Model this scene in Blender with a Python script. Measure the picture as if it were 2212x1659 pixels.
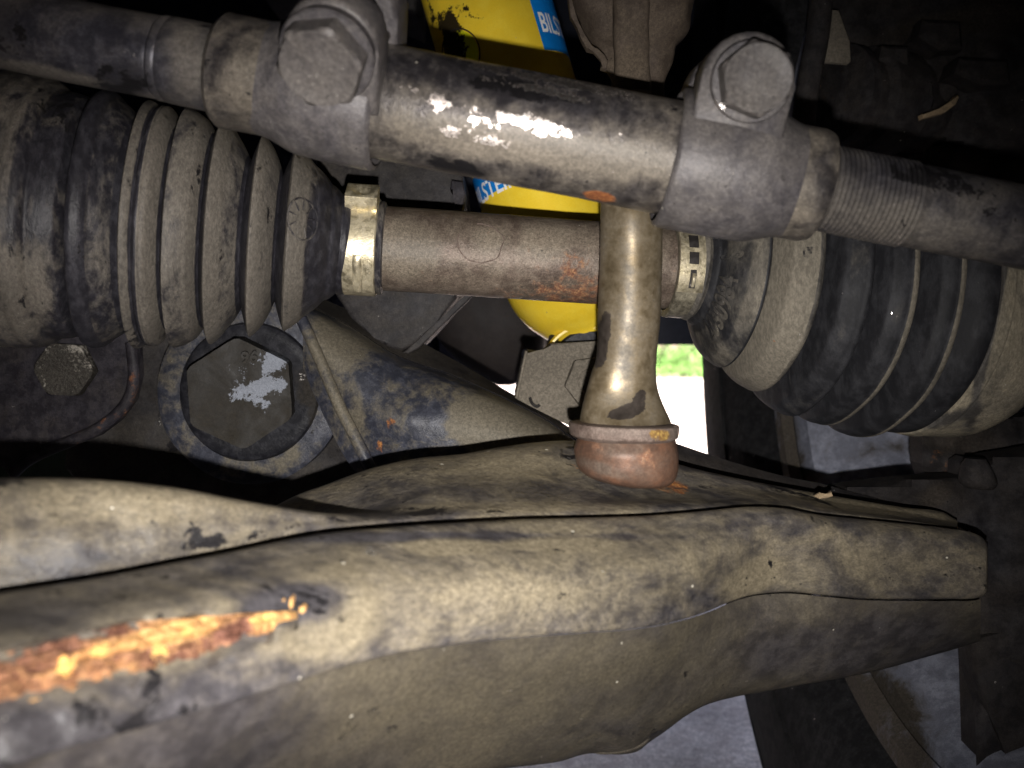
import bpy, bmesh, math, random
from mathutils import Vector, Matrix, noise as mnoise
random.seed(7)
for o in list(bpy.data.objects): bpy.data.objects.remove(o)
S = bpy.context.scene
C = S.collection
# ------------------------------------------------------------------ camera, world, sun, flash, exposure
F, CX, CY, H = 1843.0, 1106.0, 740.0, 0.28          # focal length and principal point in photo units, lens height (m)
cam = bpy.data.cameras.new('camera'); co = bpy.data.objects.new('camera', cam); C.objects.link(co)
co.location = (0, 0, H); co.rotation_euler = (math.radians(90), 0, 0)
cam.lens = 30; cam.sensor_width = 36; cam.shift_y = -(829.5 - CY) / 2212.0
cam.clip_start = 0.01; cam.clip_end = 200
cam.dof.use_dof = True; cam.dof.focus_distance = 0.285; cam.dof.aperture_fstop = 15
S.camera = co
W = bpy.data.worlds.new('World'); S.world = W; W.use_nodes = True
SUN_EL, SUN_ROT = 50, 205
wn = W.node_tree; bg = wn.nodes['Background']
sky = wn.nodes.new('ShaderNodeTexSky'); sky.sky_type = 'NISHITA'; sky.sun_disc = False
sky.sun_elevation = math.radians(SUN_EL); sky.sun_rotation = math.radians(SUN_ROT); sky.air_density = .7; sky.dust_density = 8.0; sky.ozone_density = .6
wn.links.new(sky.outputs[0], bg.inputs[0]); bg.inputs[1].default_value = 0.12
sl = bpy.data.lights.new('sun', 'SUN'); sl.energy = 4.5; sl.angle = math.radians(0.5); sl.color = (1, .96, .9)
so = bpy.data.objects.new('sun', sl); C.objects.link(so)
el, az = math.radians(SUN_EL), math.radians(SUN_ROT)
sdir = Vector((math.sin(az) * math.cos(el), math.cos(az) * math.cos(el), math.sin(el)))
so.rotation_euler = sdir.to_track_quat('Z', 'Y').to_euler()
fl = bpy.data.lights.new('phone_flash', 'SPOT'); fl.energy = 1.25; fl.shadow_soft_size = 0.0016
fl.spot_size = math.radians(86); fl.spot_blend = 1.0; fl.color = (1, .965, .93)
fo = bpy.data.objects.new('phone_flash', fl); C.objects.link(fo)
fo.location = (0.002, -0.001, H - 0.0155); fo.rotation_euler = (math.radians(86), 0, math.radians(3))
S.view_settings.view_transform = 'Standard'; S.view_settings.look = 'None'
S.view_settings.exposure = 1.85; S.view_settings.gamma = 1
S.render.resolution_x, S.render.resolution_y = 1024, 768

# ------------------------------------------------------------------ helpers
def P(px, py, d):                                    # photo point seen at distance d -> world point
    return Vector(((px - CX) * d / F, d, H - (py - CY) * d / F))
def proj(v):
    d = max(v[1], 1e-3)
    return (CX + F * v[0] / d, CY - F * (v[2] - H) / d)
def U(n, d): return n * d / F

def smooth01(t):
    t = max(0.0, min(1.0, t)); return t * t * (3 - 2 * t)

def put_masks(me, stains):
    """wear, dirt and a few painted glints and shades per vertex; stains = (channel, px, py, rx, ry, deg, amount)"""
    at = {}
    for st in stains:
        ch = st[0]
        if ch not in at: at[ch] = [0.0] * len(me.vertices)
        c, s = math.cos(math.radians(st[5])), math.sin(math.radians(st[5]))
        arr = at[ch]
        for i, v in enumerate(me.vertices):
            x, y = PR[i]
            dx, dy = x - st[1], y - st[2]
            a = (dx * c + dy * s) / st[3]; b = (-dx * s + dy * c) / st[4]
            q = a * a + b * b
            if q < 2.2: arr[i] += st[6] * (1.45 if ch == 'dark' else 1) * smooth01((1.45 - math.sqrt(q)) / 0.9)
    for ch, arr in at.items():
        a = me.attributes.new(ch, 'FLOAT', 'POINT'); a.data.foreach_set('value', arr)

PR = []
def make(name, verts, faces, mat, parent=None, stains=(), smooth=True, sharp=35, extra=None, origin=None):
    global PR
    verts = [Vector(v) for v in verts]
    o0 = Vector(origin) if origin is not None else sum(verts, Vector()) / len(verts)
    me = bpy.data.meshes.new(name)
    me.from_pydata([tuple(v - o0) for v in verts], [], faces); me.validate(); me.update()
    bm = bmesh.new(); bm.from_mesh(me); bmesh.ops.recalc_face_normals(bm, faces=bm.faces); bm.to_mesh(me); bm.free()
    if stains:
        PR = [proj(v) for v in verts]; put_masks(me, stains)
    if extra:
        for ch, arr in extra.items():
            a = me.attributes.get(ch) or me.attributes.new(ch, 'FLOAT', 'POINT')
            old = [0.0] * len(verts); a.data.foreach_get('value', old)
            a.data.foreach_set('value', [p + q for p, q in zip(old, arr)])
    if smooth:
        me.shade_smooth(); me.set_sharp_from_angle(angle=math.radians(sharp))
    me.materials.append(mat)
    ob = bpy.data.objects.new(name, me); C.objects.link(ob)
    if parent is not None:
        ob.parent = parent
        pl = Vector(); q = parent
        while q is not None: pl += q.location; q = q.parent
        ob.location = o0 - pl
    else: ob.location = o0
    return ob

def thing(name, loc, label, cat, group=None):
    o = bpy.data.objects.new(name, None); C.objects.link(o); o.location = loc
    o.empty_display_size = 0.01
    o['label'] = label; o['category'] = cat
    if group: o['group'] = group
    return o
def tag(o, label=None, cat=None, kind=None):
    if label: o['label'] = label
    if cat: o['category'] = cat
    if kind: o['kind'] = kind
    return o

def cr(p0, p1, p2, p3, t):
    return 0.5 * ((2 * p1) + (-p0 + p2) * t + (2 * p0 - 5 * p1 + 4 * p2 - p3) * t * t + (-p0 + 3 * p1 - 3 * p2 + p3) * t ** 3)
def spline(pts, n, closed=False):
    out = []; m = len(pts)
    for i in range(m if closed else m - 1):
        g = (lambda k: pts[k % m]) if closed else (lambda k: pts[max(0, min(m - 1, k))])
        a, b, c, d = g(i - 1), g(i), g(i + 1), g(i + 2)
        for k in range(n): out.append(cr(a, b, c, d, k / n))
    if not closed: out.append(pts[-1])
    return out
def curve1(tab, x):
    """piecewise monotone-ish interpolation of a table of (x, y)"""
    if x <= tab[0][0]: return tab[0][1]
    if x >= tab[-1][0]: return tab[-1][1]
    for i in range(len(tab) - 1):
        if tab[i][0] <= x <= tab[i + 1][0]:
            x0, y0 = tab[i]; x1, y1 = tab[i + 1]; h = x1 - x0; t = (x - x0) / h
            m0 = ((y1 - y0) / h + ((y0 - tab[i - 1][1]) / (x0 - tab[i - 1][0]) if i else (y1 - y0) / h)) / 2
            m1 = ((y1 - y0) / h + ((tab[i + 2][1] - y1) / (tab[i + 2][0] - x1) if i + 2 < len(tab) else (y1 - y0) / h)) / 2
            return (2*t**3-3*t*t+1)*y0 + (t**3-2*t*t+t)*h*m0 + (-2*t**3+3*t*t)*y1 + (t**3-t*t)*h*m1

def grid_faces(nr, nc, wrap=False, base=0):
    f = []
    for r in range(nr - 1):
        for c in range(nc if wrap else nc - 1):
            c2 = (c + 1) % nc
            f.append((base + r * nc + c, base + r * nc + c2, base + (r + 1) * nc + c2, base + (r + 1) * nc + c))
    return f

def frame(A):
    A = Vector(A).normalized()
    e1 = Vector((0, -1, 0)); e1 = (e1 - A * e1.dot(A))
    if e1.length < .2: e1 = Vector((0, 0, 1)) - A * A.z
    e1.normalize(); e2 = A.cross(e1)
    return A, e1, e2
def lathe(O, A, prof, segs=72, wob=0.0, wsc=60, cap=True):
    """turned shape; prof = [(s, r)] along A from O; angle 0 faces the camera side"""
    A, e1, e2 = frame(A); O = Vector(O); v = []
    for s, r in prof:
        for k in range(segs):
            a = 2 * math.pi * k / segs
            rr = r
            p = O + A * s + (e1 * math.cos(a) + e2 * math.sin(a)) * rr
            if wob: 
                n = mnoise.noise(p * wsc); p += (e1 * math.cos(a) + e2 * math.sin(a)) * n * wob
            v.append(p)
    f = grid_faces(len(prof), segs, wrap=True)
    if cap:
        n = len(prof)
        f.append(tuple(range(segs))); f.append(tuple(range((n - 1) * segs, n * segs)))
    return v, f
def ring_patch(O, A, s0, s1, a0, a1, r, th, n=12, m=2, rfun=None):
    """curved plate lying on a turned surface"""
    A, e1, e2 = frame(A); O = Vector(O); v = []
    for lay in (r - th, r + th):
        for i in range(m + 1):
            s = s0 + (s1 - s0) * i / m
            for k in range(n + 1):
                a = a0 + (a1 - a0) * k / n
                rr = lay + (rfun(i / m, k / n) if rfun and lay > r else 0)
                v.append(O + A * s + (e1 * math.cos(a) + e2 * math.sin(a)) * rr)
    N = (m + 1) * (n + 1); f = []
    for b in (0, N): f += grid_faces(m + 1, n + 1, base=b)
    ring = [k for k in range(n + 1)] + [(i) * (n + 1) + n for i in range(1, m + 1)] + [m * (n + 1) + k for k in range(n - 1, -1, -1)] + [i * (n + 1) for i in range(m - 1, 0, -1)]
    for i in range(len(ring)):
        a, b = ring[i], ring[(i + 1) % len(ring)]
        f.append((a, b, b + N, a + N))
    return v, f
def prism(outline, d, thick, bevel=0.0, n=0, closed=True, tilt=None):
    """plate whose front outline is seen at distance d, running back by thick; optional rounded edge"""
    pts = [Vector((x, y)) for x, y in outline]
    if n: pts = spline(pts, n, True)
    bm = bmesh.new()
    def dd(p): return d + (tilt(p.x, p.y) if tilt else 0)
    fr = [bm.verts.new(P(p.x, p.y, dd(p))) for p in pts]
    bk = [bm.verts.new(v.co + Vector((0, thick, 0))) for v in fr]
    ff = bm.faces.new(fr); bm.faces.new(list(reversed(bk)))
    m = len(fr)
    for i in range(m): bm.faces.new((fr[i], bk[i], bk[(i + 1) % m], fr[(i + 1) % m]))
    if bevel:
        es = [e for e in ff.edges]
        bmesh.ops.bevel(bm, geom=es, offset=bevel, segments=3, profile=0.6, affect='EDGES', clamp_overlap=True)
    bmesh.ops.triangulate(bm, faces=[f for f in bm.faces if len(f.verts) > 4])
    bm.verts.ensure_lookup_table()
    v = [x.co.copy() for x in bm.verts]; f = [tuple(q.index for q in fc.verts) for fc in bm.faces]
    bm.free(); return v, f
def tube(pts, r, segs=20, n=8, cap=True):
    pp = spline([Vector(p) for p in pts], n); v = []
    for i, p in enumerate(pp):
        t = (pp[min(i + 1, len(pp) - 1)] - pp[max(i - 1, 0)]).normalized()
        A, e1, e2 = frame(t)
        rr = r(i / (len(pp) - 1)) if callable(r) else r
        for k in range(segs):
            a = 2 * math.pi * k / segs; v.append(p + (e1 * math.cos(a) + e2 * math.sin(a)) * rr)
    f = grid_faces(len(pp), segs, wrap=True)
    f.append(tuple(range(segs))); f.append(tuple(range(len(v) - segs, len(v))))
    return v, f
def stack(rows, segs=64, n=6, wob=0, pw=1.0):
    """vertical form from rows (py, left px, right px, distance, depth ratio, exponent, slope)"""
    vr = [Vector(r[:4]) for r in rows]; ex = [Vector(r[4:7]) for r in rows]
    a_ = spline(vr, n) if False else None
    L = []
    for i in range(len(rows) - 1):
        for k in range(n):
            t = k / n
            g = lambda j: rows[max(0, min(len(rows) - 1, j))]
            L.append([cr(g(i-1)[q], g(i)[q], g(i+1)[q], g(i+2)[q], t) for q in range(7)])
    L.append(list(rows[-1])); v = []
    for py, xl, xr, d, dr, e, sl in L:
        c = P((xl + xr) / 2, py, d); rx = U((xr - xl) / 2, d)
        for k in range(segs):
            a = 2 * math.pi * k / segs; ca, sa = math.cos(a), math.sin(a)
            x = math.copysign(abs(ca) ** e, ca) * rx; y = -math.copysign(abs(sa) ** e, sa) * rx * dr
            p = c + Vector((x, y, -x * sl))
            if wob: p += Vector((ca, -sa, 0)) * mnoise.noise(p * 130) * wob
            v.append(p)
    f = grid_faces(len(L), segs, wrap=True)
    f.append(tuple(range(segs))); f.append(tuple(range(len(v) - segs, len(v))))
    return v, f
def hexhead(c, n, R, h, rot=0, dome=0.0, rim=0.86):
    """hexagonal bolt head; c centre of its base, n facing direction, R corner radius"""
    A = Vector(n).normalized(); _, e1, e2 = frame(A)
    e1 = Vector((1, 0, 0)); e1 = (e1 - A * e1.dot(A)).normalized(); e2 = A.cross(e1)
    seg = 72; v = []; c = Vector(c)
    def hexr(a):
        a = (a - rot) % (math.pi / 3) - math.pi / 6
        return R * math.cos(math.pi / 6) / math.cos(a)
    cr_ = R * rim
    rows = [(0, 1.0, 9), (h * .72, 1.0, 9), (h * .86, 1.0, R * .985), (h, 1.0, cr_), (h * 1.0, .93, cr_), (h * (1.0 - dome), .86, cr_), (h * (1.0 - dome), .4, cr_), (h * (1.0 - dome), .05, cr_)]
    for z, sc, lim in rows:
        for k in range(seg):
            a = 2 * math.pi * k / seg; r = min(hexr(a), lim) * sc
            p = c + A * z + (e1 * math.cos(a) + e2 * math.sin(a)) * r
            v.append(p + Vector((mnoise.noise(p * 400), mnoise.noise(p * 380 + Vector((9, 0, 0))), 0)) * R * .012)
    f = grid_faces(len(rows), seg, wrap=True); f.append(tuple(range(seg))); f.append(tuple(range(len(v) - seg, len(v))))
    return v, f
def join(*vf):
    V, Fc = [], []
    for v, f in vf:
        b = len(V); V += list(v); Fc += [tuple(i + b for i in q) for q in f]
    return V, Fc
def text_shape(body, size):
    cu = bpy.data.curves.new('lettering', 'FONT'); cu.body = body; cu.size = size
    cu.align_x = 'LEFT'; cu.align_y = 'CENTER'; cu.resolution_u = 6; cu.offset = size * .018
    ob = bpy.data.objects.new('lettering', cu); C.objects.link(ob)
    dg = bpy.context.evaluated_depsgraph_get(); me = bpy.data.meshes.new_from_object(ob.evaluated_get(dg))
    v = [w.co.copy() for w in me.vertices]; f = [tuple(q.vertices) for q in me.polygons]
    bpy.data.objects.remove(ob); bpy.data.curves.remove(cu); bpy.data.meshes.remove(me)
    return v, f
def thicken(v, f, nrm, th):
    """give a flat letter shape its raised sides"""
    from collections import Counter
    n = len(v); top = [a + b * th for a, b in zip(v, nrm)]; F2 = [q for q in f]
    F2 = [tuple(i + n for i in q) for q in f]
    ed = Counter()
    for q in f:
        for i in range(len(q)): ed[tuple(sorted((q[i], q[(i + 1) % len(q)])))] += 1
    for (a, b), c in ed.items():
        if c == 1: F2.append((a, b, b + n, a + n))
    return list(v) + top, F2

# ------------------------------------------------------------------ materials
def grime(name, base, mud, amt=0.5, patch=70, width=0.12, rough=0.55, mudrough=0.9, metal=0.0, base2=None,
          rust=(0.16, 0.05, 0.018), rust_amt=-0.5, bump=0.35, grain=0.22, specks=0.0, bare=(0.75, 0.7, 0.66),
          stretch=(1, 1, 1), fine=900, spec=0.3, dark=(0.014, 0.013, 0.014), barerough=.28, coat=0, oil=0.0, gloss=0.0):
    m = bpy.data.materials.new(name); m.use_nodes = True; nt = m.node_tree; N = nt.nodes; L = nt.links
    bs = N['Principled BSDF']
    tc = N.new('ShaderNodeTexCoord'); mp = N.new('ShaderNodeMapping'); mp.inputs['Scale'].default_value = stretch
    L.new(tc.outputs['Object'], mp.inputs[0])
    def noise(sc, det=6, ro=.62, dist=0):
        n = N.new('ShaderNodeTexNoise'); n.inputs['Scale'].default_value = sc; n.inputs['Detail'].default_value = det
        n.inputs['Roughness'].default_value = ro; n.inputs['Distortion'].default_value = dist; L.new(mp.outputs[0], n.inputs[0]); return n.outputs[0]
    def math_(op, a, b=None, c=None):
        n = N.new('ShaderNodeMath'); n.operation = op
        for i, x in enumerate((a, b, c)):
            if x is None: continue
            if isinstance(x, (int, float)): n.inputs[i].default_value = x
            else: L.new(x, n.inputs[i])
        return n.outputs[0]
    def step(x, lo, hi):
        n = N.new('ShaderNodeMapRange'); n.interpolation_type = 'SMOOTHSTEP'
        n.inputs[1].default_value = lo; n.inputs[2].default_value = hi; L.new(x, n.inputs[0]); return n.outputs[0]
    def attr(a):
        n = N.new('ShaderNodeAttribute'); n.attribute_name = a; return n.outputs['Fac']
    def mix(fac, a, b):
        n = N.new('ShaderNodeMix'); n.data_type = 'RGBA'
        L.new(fac, n.inputs[0])
        for k, x in ((6, a), (7, b)):
            if isinstance(x, tuple): n.inputs[k].default_value = (*x, 1)
            else: L.new(x, n.inputs[k])
        return n.outputs[2]
    n1 = noise(patch, 8, .68, .6); n2 = noise(patch * 3.3, 6, .7); nf = noise(fine, 4, .7); nm = noise(fine * 2.6, 2, .6)
    t = math_('ADD', math_('ADD', math_('MULTIPLY', n1, .65), math_('MULTIPLY', n2, .35)), attr('mud'))
    fac = step(t, 1 - amt - width - .0, 1 - amt + width)
    b2 = base2 or tuple(min(1, x * 1.7 + .01) for x in base)
    basec = mix(step(n2, .4, .65), base, b2)
    mud2 = tuple(x * .62 for x in mud)
    mudc = mix(step(nf, .35, .68), mud2, mud)
    col = mix(fac, basec, mudc)
    rt = math_('ADD', math_('ADD', math_('MULTIPLY', noise(patch * 1.8, 7, .7), .6), math_('MULTIPLY', n2, .4)), attr('rust'))
    rf = step(rt, .5 - rust_amt - .06, .5 - rust_amt + .08)
    rust2 = tuple(min(1, a) for a in (rust[0] * 2.1, rust[1] * 2.6, rust[2] * 2.2))
    col = mix(rf, col, mix(step(nf, .42, .66), rust, rust2))
    dt = math_('ADD', math_('ADD', math_('MULTIPLY_ADD', n2, 2.1, -.93), math_('MULTIPLY', nf, .55)), attr('dark'))
    if oil:
        lo = noise(patch * .55, 7, .66, 1.2); dt = math_('ADD', dt, math_('MULTIPLY', step(lo, .60 - oil * .1, .66 - oil * .1), .34))
    df = step(dt, .78, .98); col = mix(df, col, dark)
    big = noise(patch * .3, 3, .5); bg_ = N.new('ShaderNodeMapRange'); bg_.inputs[1].default_value = .3; bg_.inputs[2].default_value = .7
    bg_.inputs[3].default_value = .74; bg_.inputs[4].default_value = 1.26; L.new(big, bg_.inputs[0])
    bt = math_('ADD', math_('ADD', math_('MULTIPLY_ADD', n2, 1.5, -.70), math_('MULTIPLY', nf, .80)), attr('bare'))
    bf = step(bt, .80, .88); col = mix(bf, col, mix(step(nm, .38, .6), tuple(x * .45 for x in bare), bare) if metal else bare)
    # grain
    g = N.new('ShaderNodeMapRange'); g.inputs[1].default_value = .3; g.inputs[2].default_value = .7
    g.inputs[3].default_value = 1 - grain; g.inputs[4].default_value = 1 + grain; L.new(nm, g.inputs[0])
    hs = N.new('ShaderNodeHueSaturation'); L.new(col, hs.inputs['Color']); L.new(g.outputs[0], hs.inputs['Value']); col = hs.outputs[0]
    h2 = N.new('ShaderNodeHueSaturation'); L.new(col, h2.inputs['Color']); L.new(bg_.outputs[0], h2.inputs['Value']); col = h2.outputs[0]
    if specks:
        vo = N.new('ShaderNodeTexVoronoi'); vo.inputs['Scale'].default_value = 330; L.new(mp.outputs[0], vo.inputs[0])
        sp = N.new('ShaderNodeSeparateColor'); L.new(vo.outputs['Color'], sp.inputs[0])
        a = math_('LESS_THAN', sp.outputs[0], specks); b = math_('LESS_THAN', vo.outputs[0], .13)
        col = mix(math_('MULTIPLY', a, b), col, (.62, .58, .48))
        v2 = N.new('ShaderNodeTexVoronoi'); v2.inputs['Scale'].default_value = 520; L.new(mp.outputs[0], v2.inputs[0])
        s2 = N.new('ShaderNodeSeparateColor'); L.new(v2.outputs['Color'], s2.inputs[0])
        a = math_('LESS_THAN', s2.outputs[1], min(.5, specks * 5)); b = math_('LESS_THAN', v2.outputs[0], .17)
        k = math_('MULTIPLY', math_('MULTIPLY', a, b), step(n1, .5, .6)); col = mix(k, col, dark)
    L.new(col, bs.inputs['Base Color'])
    def mixf(f, a, b):
        n = N.new('ShaderNodeMix'); n.data_type = 'FLOAT'; L.new(f, n.inputs[0])
        for k, x in ((2, a), (3, b)):
            if isinstance(x, (int, float)): n.inputs[k].default_value = x
            else: L.new(x, n.inputs[k])
        return n.outputs[0]
    ro = mixf(fac, rough, mudrough); ro = mixf(rf, ro, .85); ro = mixf(df, ro, .30); ro = mixf(bf, ro, barerough); L.new(ro, bs.inputs['Roughness'])
    me_ = mixf(fac, metal, 0.0); me_ = mixf(rf, me_, 0.0); me_ = mixf(bf, me_, 1.0); L.new(me_, bs.inputs['Metallic'])
    bs.inputs['Specular IOR Level'].default_value = spec
    if coat: bs.inputs['Coat Weight'].default_value = coat; bs.inputs['Coat Roughness'].default_value = .12
    hgt = math_('ADD', math_('MULTIPLY', nf, .5), math_('ADD', math_('MULTIPLY', n2, .9), math_('ADD', math_('MULTIPLY', nm, .22), math_('MULTIPLY', fac, .25))))
    hgt = math_('ADD', hgt, math_('MULTIPLY', bf, -.2))
    bp = N.new('ShaderNodeBump'); bp.inputs['Strength'].default_value = bump * .6; bp.inputs['Distance'].default_value = .0011
    L.new(hgt, bp.inputs['Height']); L.new(bp.outputs[0], bs.inputs['Normal'])
    return m
MUD = (.30, .265, .205)
M = {}
M['rod'] = grime('rod_metal', (.03, .029, .036), (.122, .108, .094), .49, 70, .2, rough=.35, mudrough=.55, oil=.4, metal=.35, bump=.3, specks=.02, rust=(.13, .06, .03), rust_amt=-.30)
M['sleeve'] = grime('sleeve_metal', (.034, .031, .034), (.175, .15, .12), .50, 80, .18, rough=.3, mudrough=.48, oil=.2, metal=.6, bump=.3, specks=.02, barerough=.34, bare=(.95, .83, .76))
M['clampm'] = grime('clamp_metal', (.042, .039, .045), (.122, .109, .100), .50, 70, .22, rough=.4, mudrough=.52, oil=.3, metal=.3, bump=.3, specks=.03, rust=(.2, .08, .03), rust_amt=-.36)
M['rubber'] = grime('boot_rubber', (.018, .017, .021), (.150, .133, .112), .475, 95, .10, rough=.42, mudrough=.6, bump=.45, stretch=(1.7, 1, .6), specks=.004, oil=.4)
M['rubber2'] = grime('boot_rubber_dark', (.010, .010, .012), (.185, .163, .128), .44, 60, .18, rough=.68, mudrough=.85, bump=.2, grain=.15, stretch=(1, 1, .5))
M['shaft'] = grime('shaft_steel', (.075, .052, .042), (.20, .165, .125), .50, 75, .22, rough=.42, mudrough=.5, metal=.4, bump=.4, grain=.35, rust=(.14, .06, .035), rust_amt=-.16, specks=.02)
M['zinc'] = grime('clamp_zinc', (.62, .54, .36), (.40, .35, .24), .45, 160, .15, rough=.30, mudrough=.55, metal=.9, bump=.28, grain=.12, rust=(.18, .09, .03), rust_amt=-.30, base2=(.66, .58, .42))
M['zincd'] = grime('clamp_steel_dark', (.13, .115, .085), (.28, .25, .18), .45, 160, .15, rough=.4, metal=.5, bump=.3)
M['link'] = grime('link_zinc', (.19, .145, .085), (.16, .135, .10), .49, 75, .16, rough=.33, mudrough=.46, metal=.75, bump=.09, grain=.06, rust=(.09, .055, .035), rust_amt=-.33, base2=(.25, .195, .12), dark=(.055, .045, .038))
M['copper'] = grime('ball_rust', (.12, .062, .040), (.14, .112, .09), .44, 60, .3, rough=.42, mudrough=.5, metal=.35, bump=.2, grain=.1, rust=(.20, .085, .05), rust_amt=-.30, base2=(.24, .105, .055))
M['collar'] = grime('collar_rust', (.12, .085, .07), (.24, .19, .16), .48, 120, .2, rough=.5, metal=.3, bump=.4, rust=(.17, .09, .03), rust_amt=-.26)
M['cup'] = grime('cup_rust', (.038, .028, .022), (.085, .066, .048), .50, 60, .2, rough=.55, bump=.35, specks=.01, spec=.16)
M['yellow'] = grime('yellow_paint', (.86, .60, .035), (.60, .42, .06), .14, 60, .1, rough=.3, mudrough=.6, bump=.08, grain=.05, base2=(.88, .64, .05), dark=(.03, .022, .01), coat=.3)
M['blue'] = grime('blue_print', (.005, .19, .60), (.01, .16, .45), .2, 80, .1, rough=.3, bump=.05, grain=.05, base2=(.006, .21, .66))
M['white'] = grime('white_print', (.80, .80, .80), (.6, .6, .58), .2, 80, .1, rough=.4, bump=.05, grain=.05, base2=(.84, .84, .82))
M['neon'] = grime('neon_sticker', (.78, .80, .01), (.45, .44, .04), .30, 130, .12, rough=.35, bump=.1, grain=.1, base2=(.80, .82, .02), dark=(.02, .02, .01))
M['ink'] = grime('black_ink', (.015, .013, .012), (.03, .026, .02), .3, 80, .1, rough=.5, bump=.05, grain=.1)
M['arm'] = grime('arm_paint', (.040, .037, .040), (.25, .21, .142), .475, 62, .17, rough=.36, mudrough=.56, oil=.6, bump=.55, fine=800, specks=.035, grain=.25, rust=(.24, .085, .03), rust_amt=-.42, stretch=(.7, 1, 1.2), bare=(.8, .78, .74), barerough=.4)
M['armshade'] = grime('arm_paint_shaded', (.038, .034, .035), (.14, .118, .08), .52, 42, .24, rough=.5, mudrough=.7, oil=.1, bump=.35, specks=.03, grain=.22, rust=(.22, .09, .03), rust_amt=-.42)  # arm paint with darker mud: shade of the down-facing wall put into colour
M['groove'] = grime('groove_rust', (.11, .045, .028), (.66, .37, .14), .44, 105, .16, rough=.8, mudrough=.8, bump=.6, grain=.2, base2=(.24, .11, .075), bare=(.88, .64, .28), barerough=.9)
M['reararm'] = grime('rear_arm_paint', (.032, .034, .046), (.17, .148, .11), .44, 85, .09, rough=.36, mudrough=.6, oil=.2, bump=.4, grain=.22, rust=(.22, .08, .03), rust_amt=-.36)
M['plate'] = grime('dusty_plate', (.018, .017, .020), (.062, .054, .045), .46, 60, .25, rough=.5, mudrough=.7, bump=.4, specks=.012, oil=.3, spec=.16)
M['bracket'] = grime('bracket_paint', (.018, .016, .020), (.055, .046, .04), .40, 60, .15, rough=.5, bump=.45, rust=(.16, .055, .022), rust_amt=-.3, spec=.16)
M['bush'] = grime('bushing_black', (.010, .010, .013), (.04, .035, .03), .34, 70, .12, rough=.4, bump=.4, spec=.16)
M['oilbolt'] = grime('oily_bolt', (.014, .012, .010), (.030, .025, .018), .5, 60, .2, rough=.45, metal=0.0, bump=.2, bare=(.24, .255, .29), barerough=.7)
M['saltbolt'] = grime('corroded_bolt', (.03, .026, .021), (.40, .37, .32), .40, 330, .07, rough=.5, metal=.3, bump=.8, fine=1200)
M['fork'] = grime('fork_plate', (.06, .06, .085), (.19, .165, .13), .62, 90, .08, rough=.45, bump=.35, rust_amt=-.36, grain=.2)
M['tyre'] = grime('tyre_rubber', (.008, .008, .009), (.016, .016, .016), .4, 60, .2, rough=.92, spec=.2, bump=.5, fine=500)
M['rim'] = grime('rim_alloy', (.20, .21, .26), (.08, .068, .055), .33, 45, .12, rough=.55, metal=.2, bump=.3, grain=.2)
M['knuckle'] = grime('knuckle_iron', (.016, .015, .017), (.052, .043, .036), .45, 50, .25, rough=.65, bump=.6, rust=(.14, .05, .02), rust_amt=-.34, specks=.008, spec=.16)
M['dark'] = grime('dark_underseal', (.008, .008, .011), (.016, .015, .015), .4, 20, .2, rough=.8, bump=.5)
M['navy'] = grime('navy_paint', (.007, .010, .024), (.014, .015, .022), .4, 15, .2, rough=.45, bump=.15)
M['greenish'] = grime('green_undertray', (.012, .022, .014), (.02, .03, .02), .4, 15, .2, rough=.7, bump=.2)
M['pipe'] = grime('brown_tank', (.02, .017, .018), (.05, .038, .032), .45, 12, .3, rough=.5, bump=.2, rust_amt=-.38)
M['chip'] = grime('chip_wood', (.30, .22, .13), (.2, .15, .1), .5, 200, .2, rough=.8)
M['concrete'] = grime('concrete', (.52, .43, .40), (.92, .80, .74), .5, 38, .07, rough=.9, bump=.8, fine=220, grain=.3, base2=(.74, .64, .58), rust=(.38, .28, .24), rust_amt=-.26)
M['leaf'] = grime('leaf_green', (.10, .24, .05), (.22, .36, .12), .5, 6, .2, rough=.6, bump=.1, base2=(.14, .30, .07))
M['fence'] = grime('fence_board', (.16, .13, .10), (.24, .2, .16), .5, 5, .2, rough=.9, bump=.2, base2=(.2, .17, .13))

# ------------------------------------------------------------------ ground and what lies beyond the car
D = 60
gv, gf = [], []
nx = 2
g = make('ground', [(-D, -D, 0), (D, -D, 0), (D, D, 0), (-D, D, 0)], [(0, 1, 2, 3)], M['concrete'], smooth=False, origin=(0, 0, 0)); tag(g, kind='structure')
fr_ = thing('board_fence', (0.9, 7.6, 0), 'weathered board fence standing behind the green bush across the drive', 'fence')
for i in range(16):
    x0 = -0.6 + i * .2
    v = [(x, y, z) for y in (7.6, 7.63) for z in (0, 1.6 + random.uniform(-.02, .02)) for x in (x0, x0 + .185)]
    make('board', v, [(0, 1, 3, 2), (4, 6, 7, 5), (0, 2, 6, 4), (1, 5, 7, 3), (2, 3, 7, 6), (0, 4, 5, 1)], M['fence'], fr_, smooth=False)
bu = thing('bush', (1.35, 6.9, 0), 'small blurred green leafy bush at the edge of the bright drive', 'bush')
lv, lf = [], []
for i in range(2600):
    a = random.uniform(0, 2 * math.pi); r = random.random() ** .5
    bx, by = r * math.cos(a) * .42, r * math.sin(a) * .3
    hh = .42 * (1 - r * r * .8) * (.7 + .5 * mnoise.noise(Vector((bx * 6, by * 6, 0))))
    p = Vector((1.38 + bx, 6.9 + by, max(.01, random.random() ** .6 * hh)))
    n = Vector((random.uniform(-1, 1), random.uniform(-1, 1), random.uniform(.1, 1))).normalized()
    e = n.orthogonal().normalized(); q = n.cross(e); s = random.uniform(.012, .028); b = len(lv)
    lv += [p - e * s, p + q * s * .5, p + e * s, p - q * s * .5]; lf.append((b, b + 1, b + 2, b + 3))
fo_ = make('foliage', lv, lf, M['leaf'], bu, smooth=False)
st = []
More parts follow.
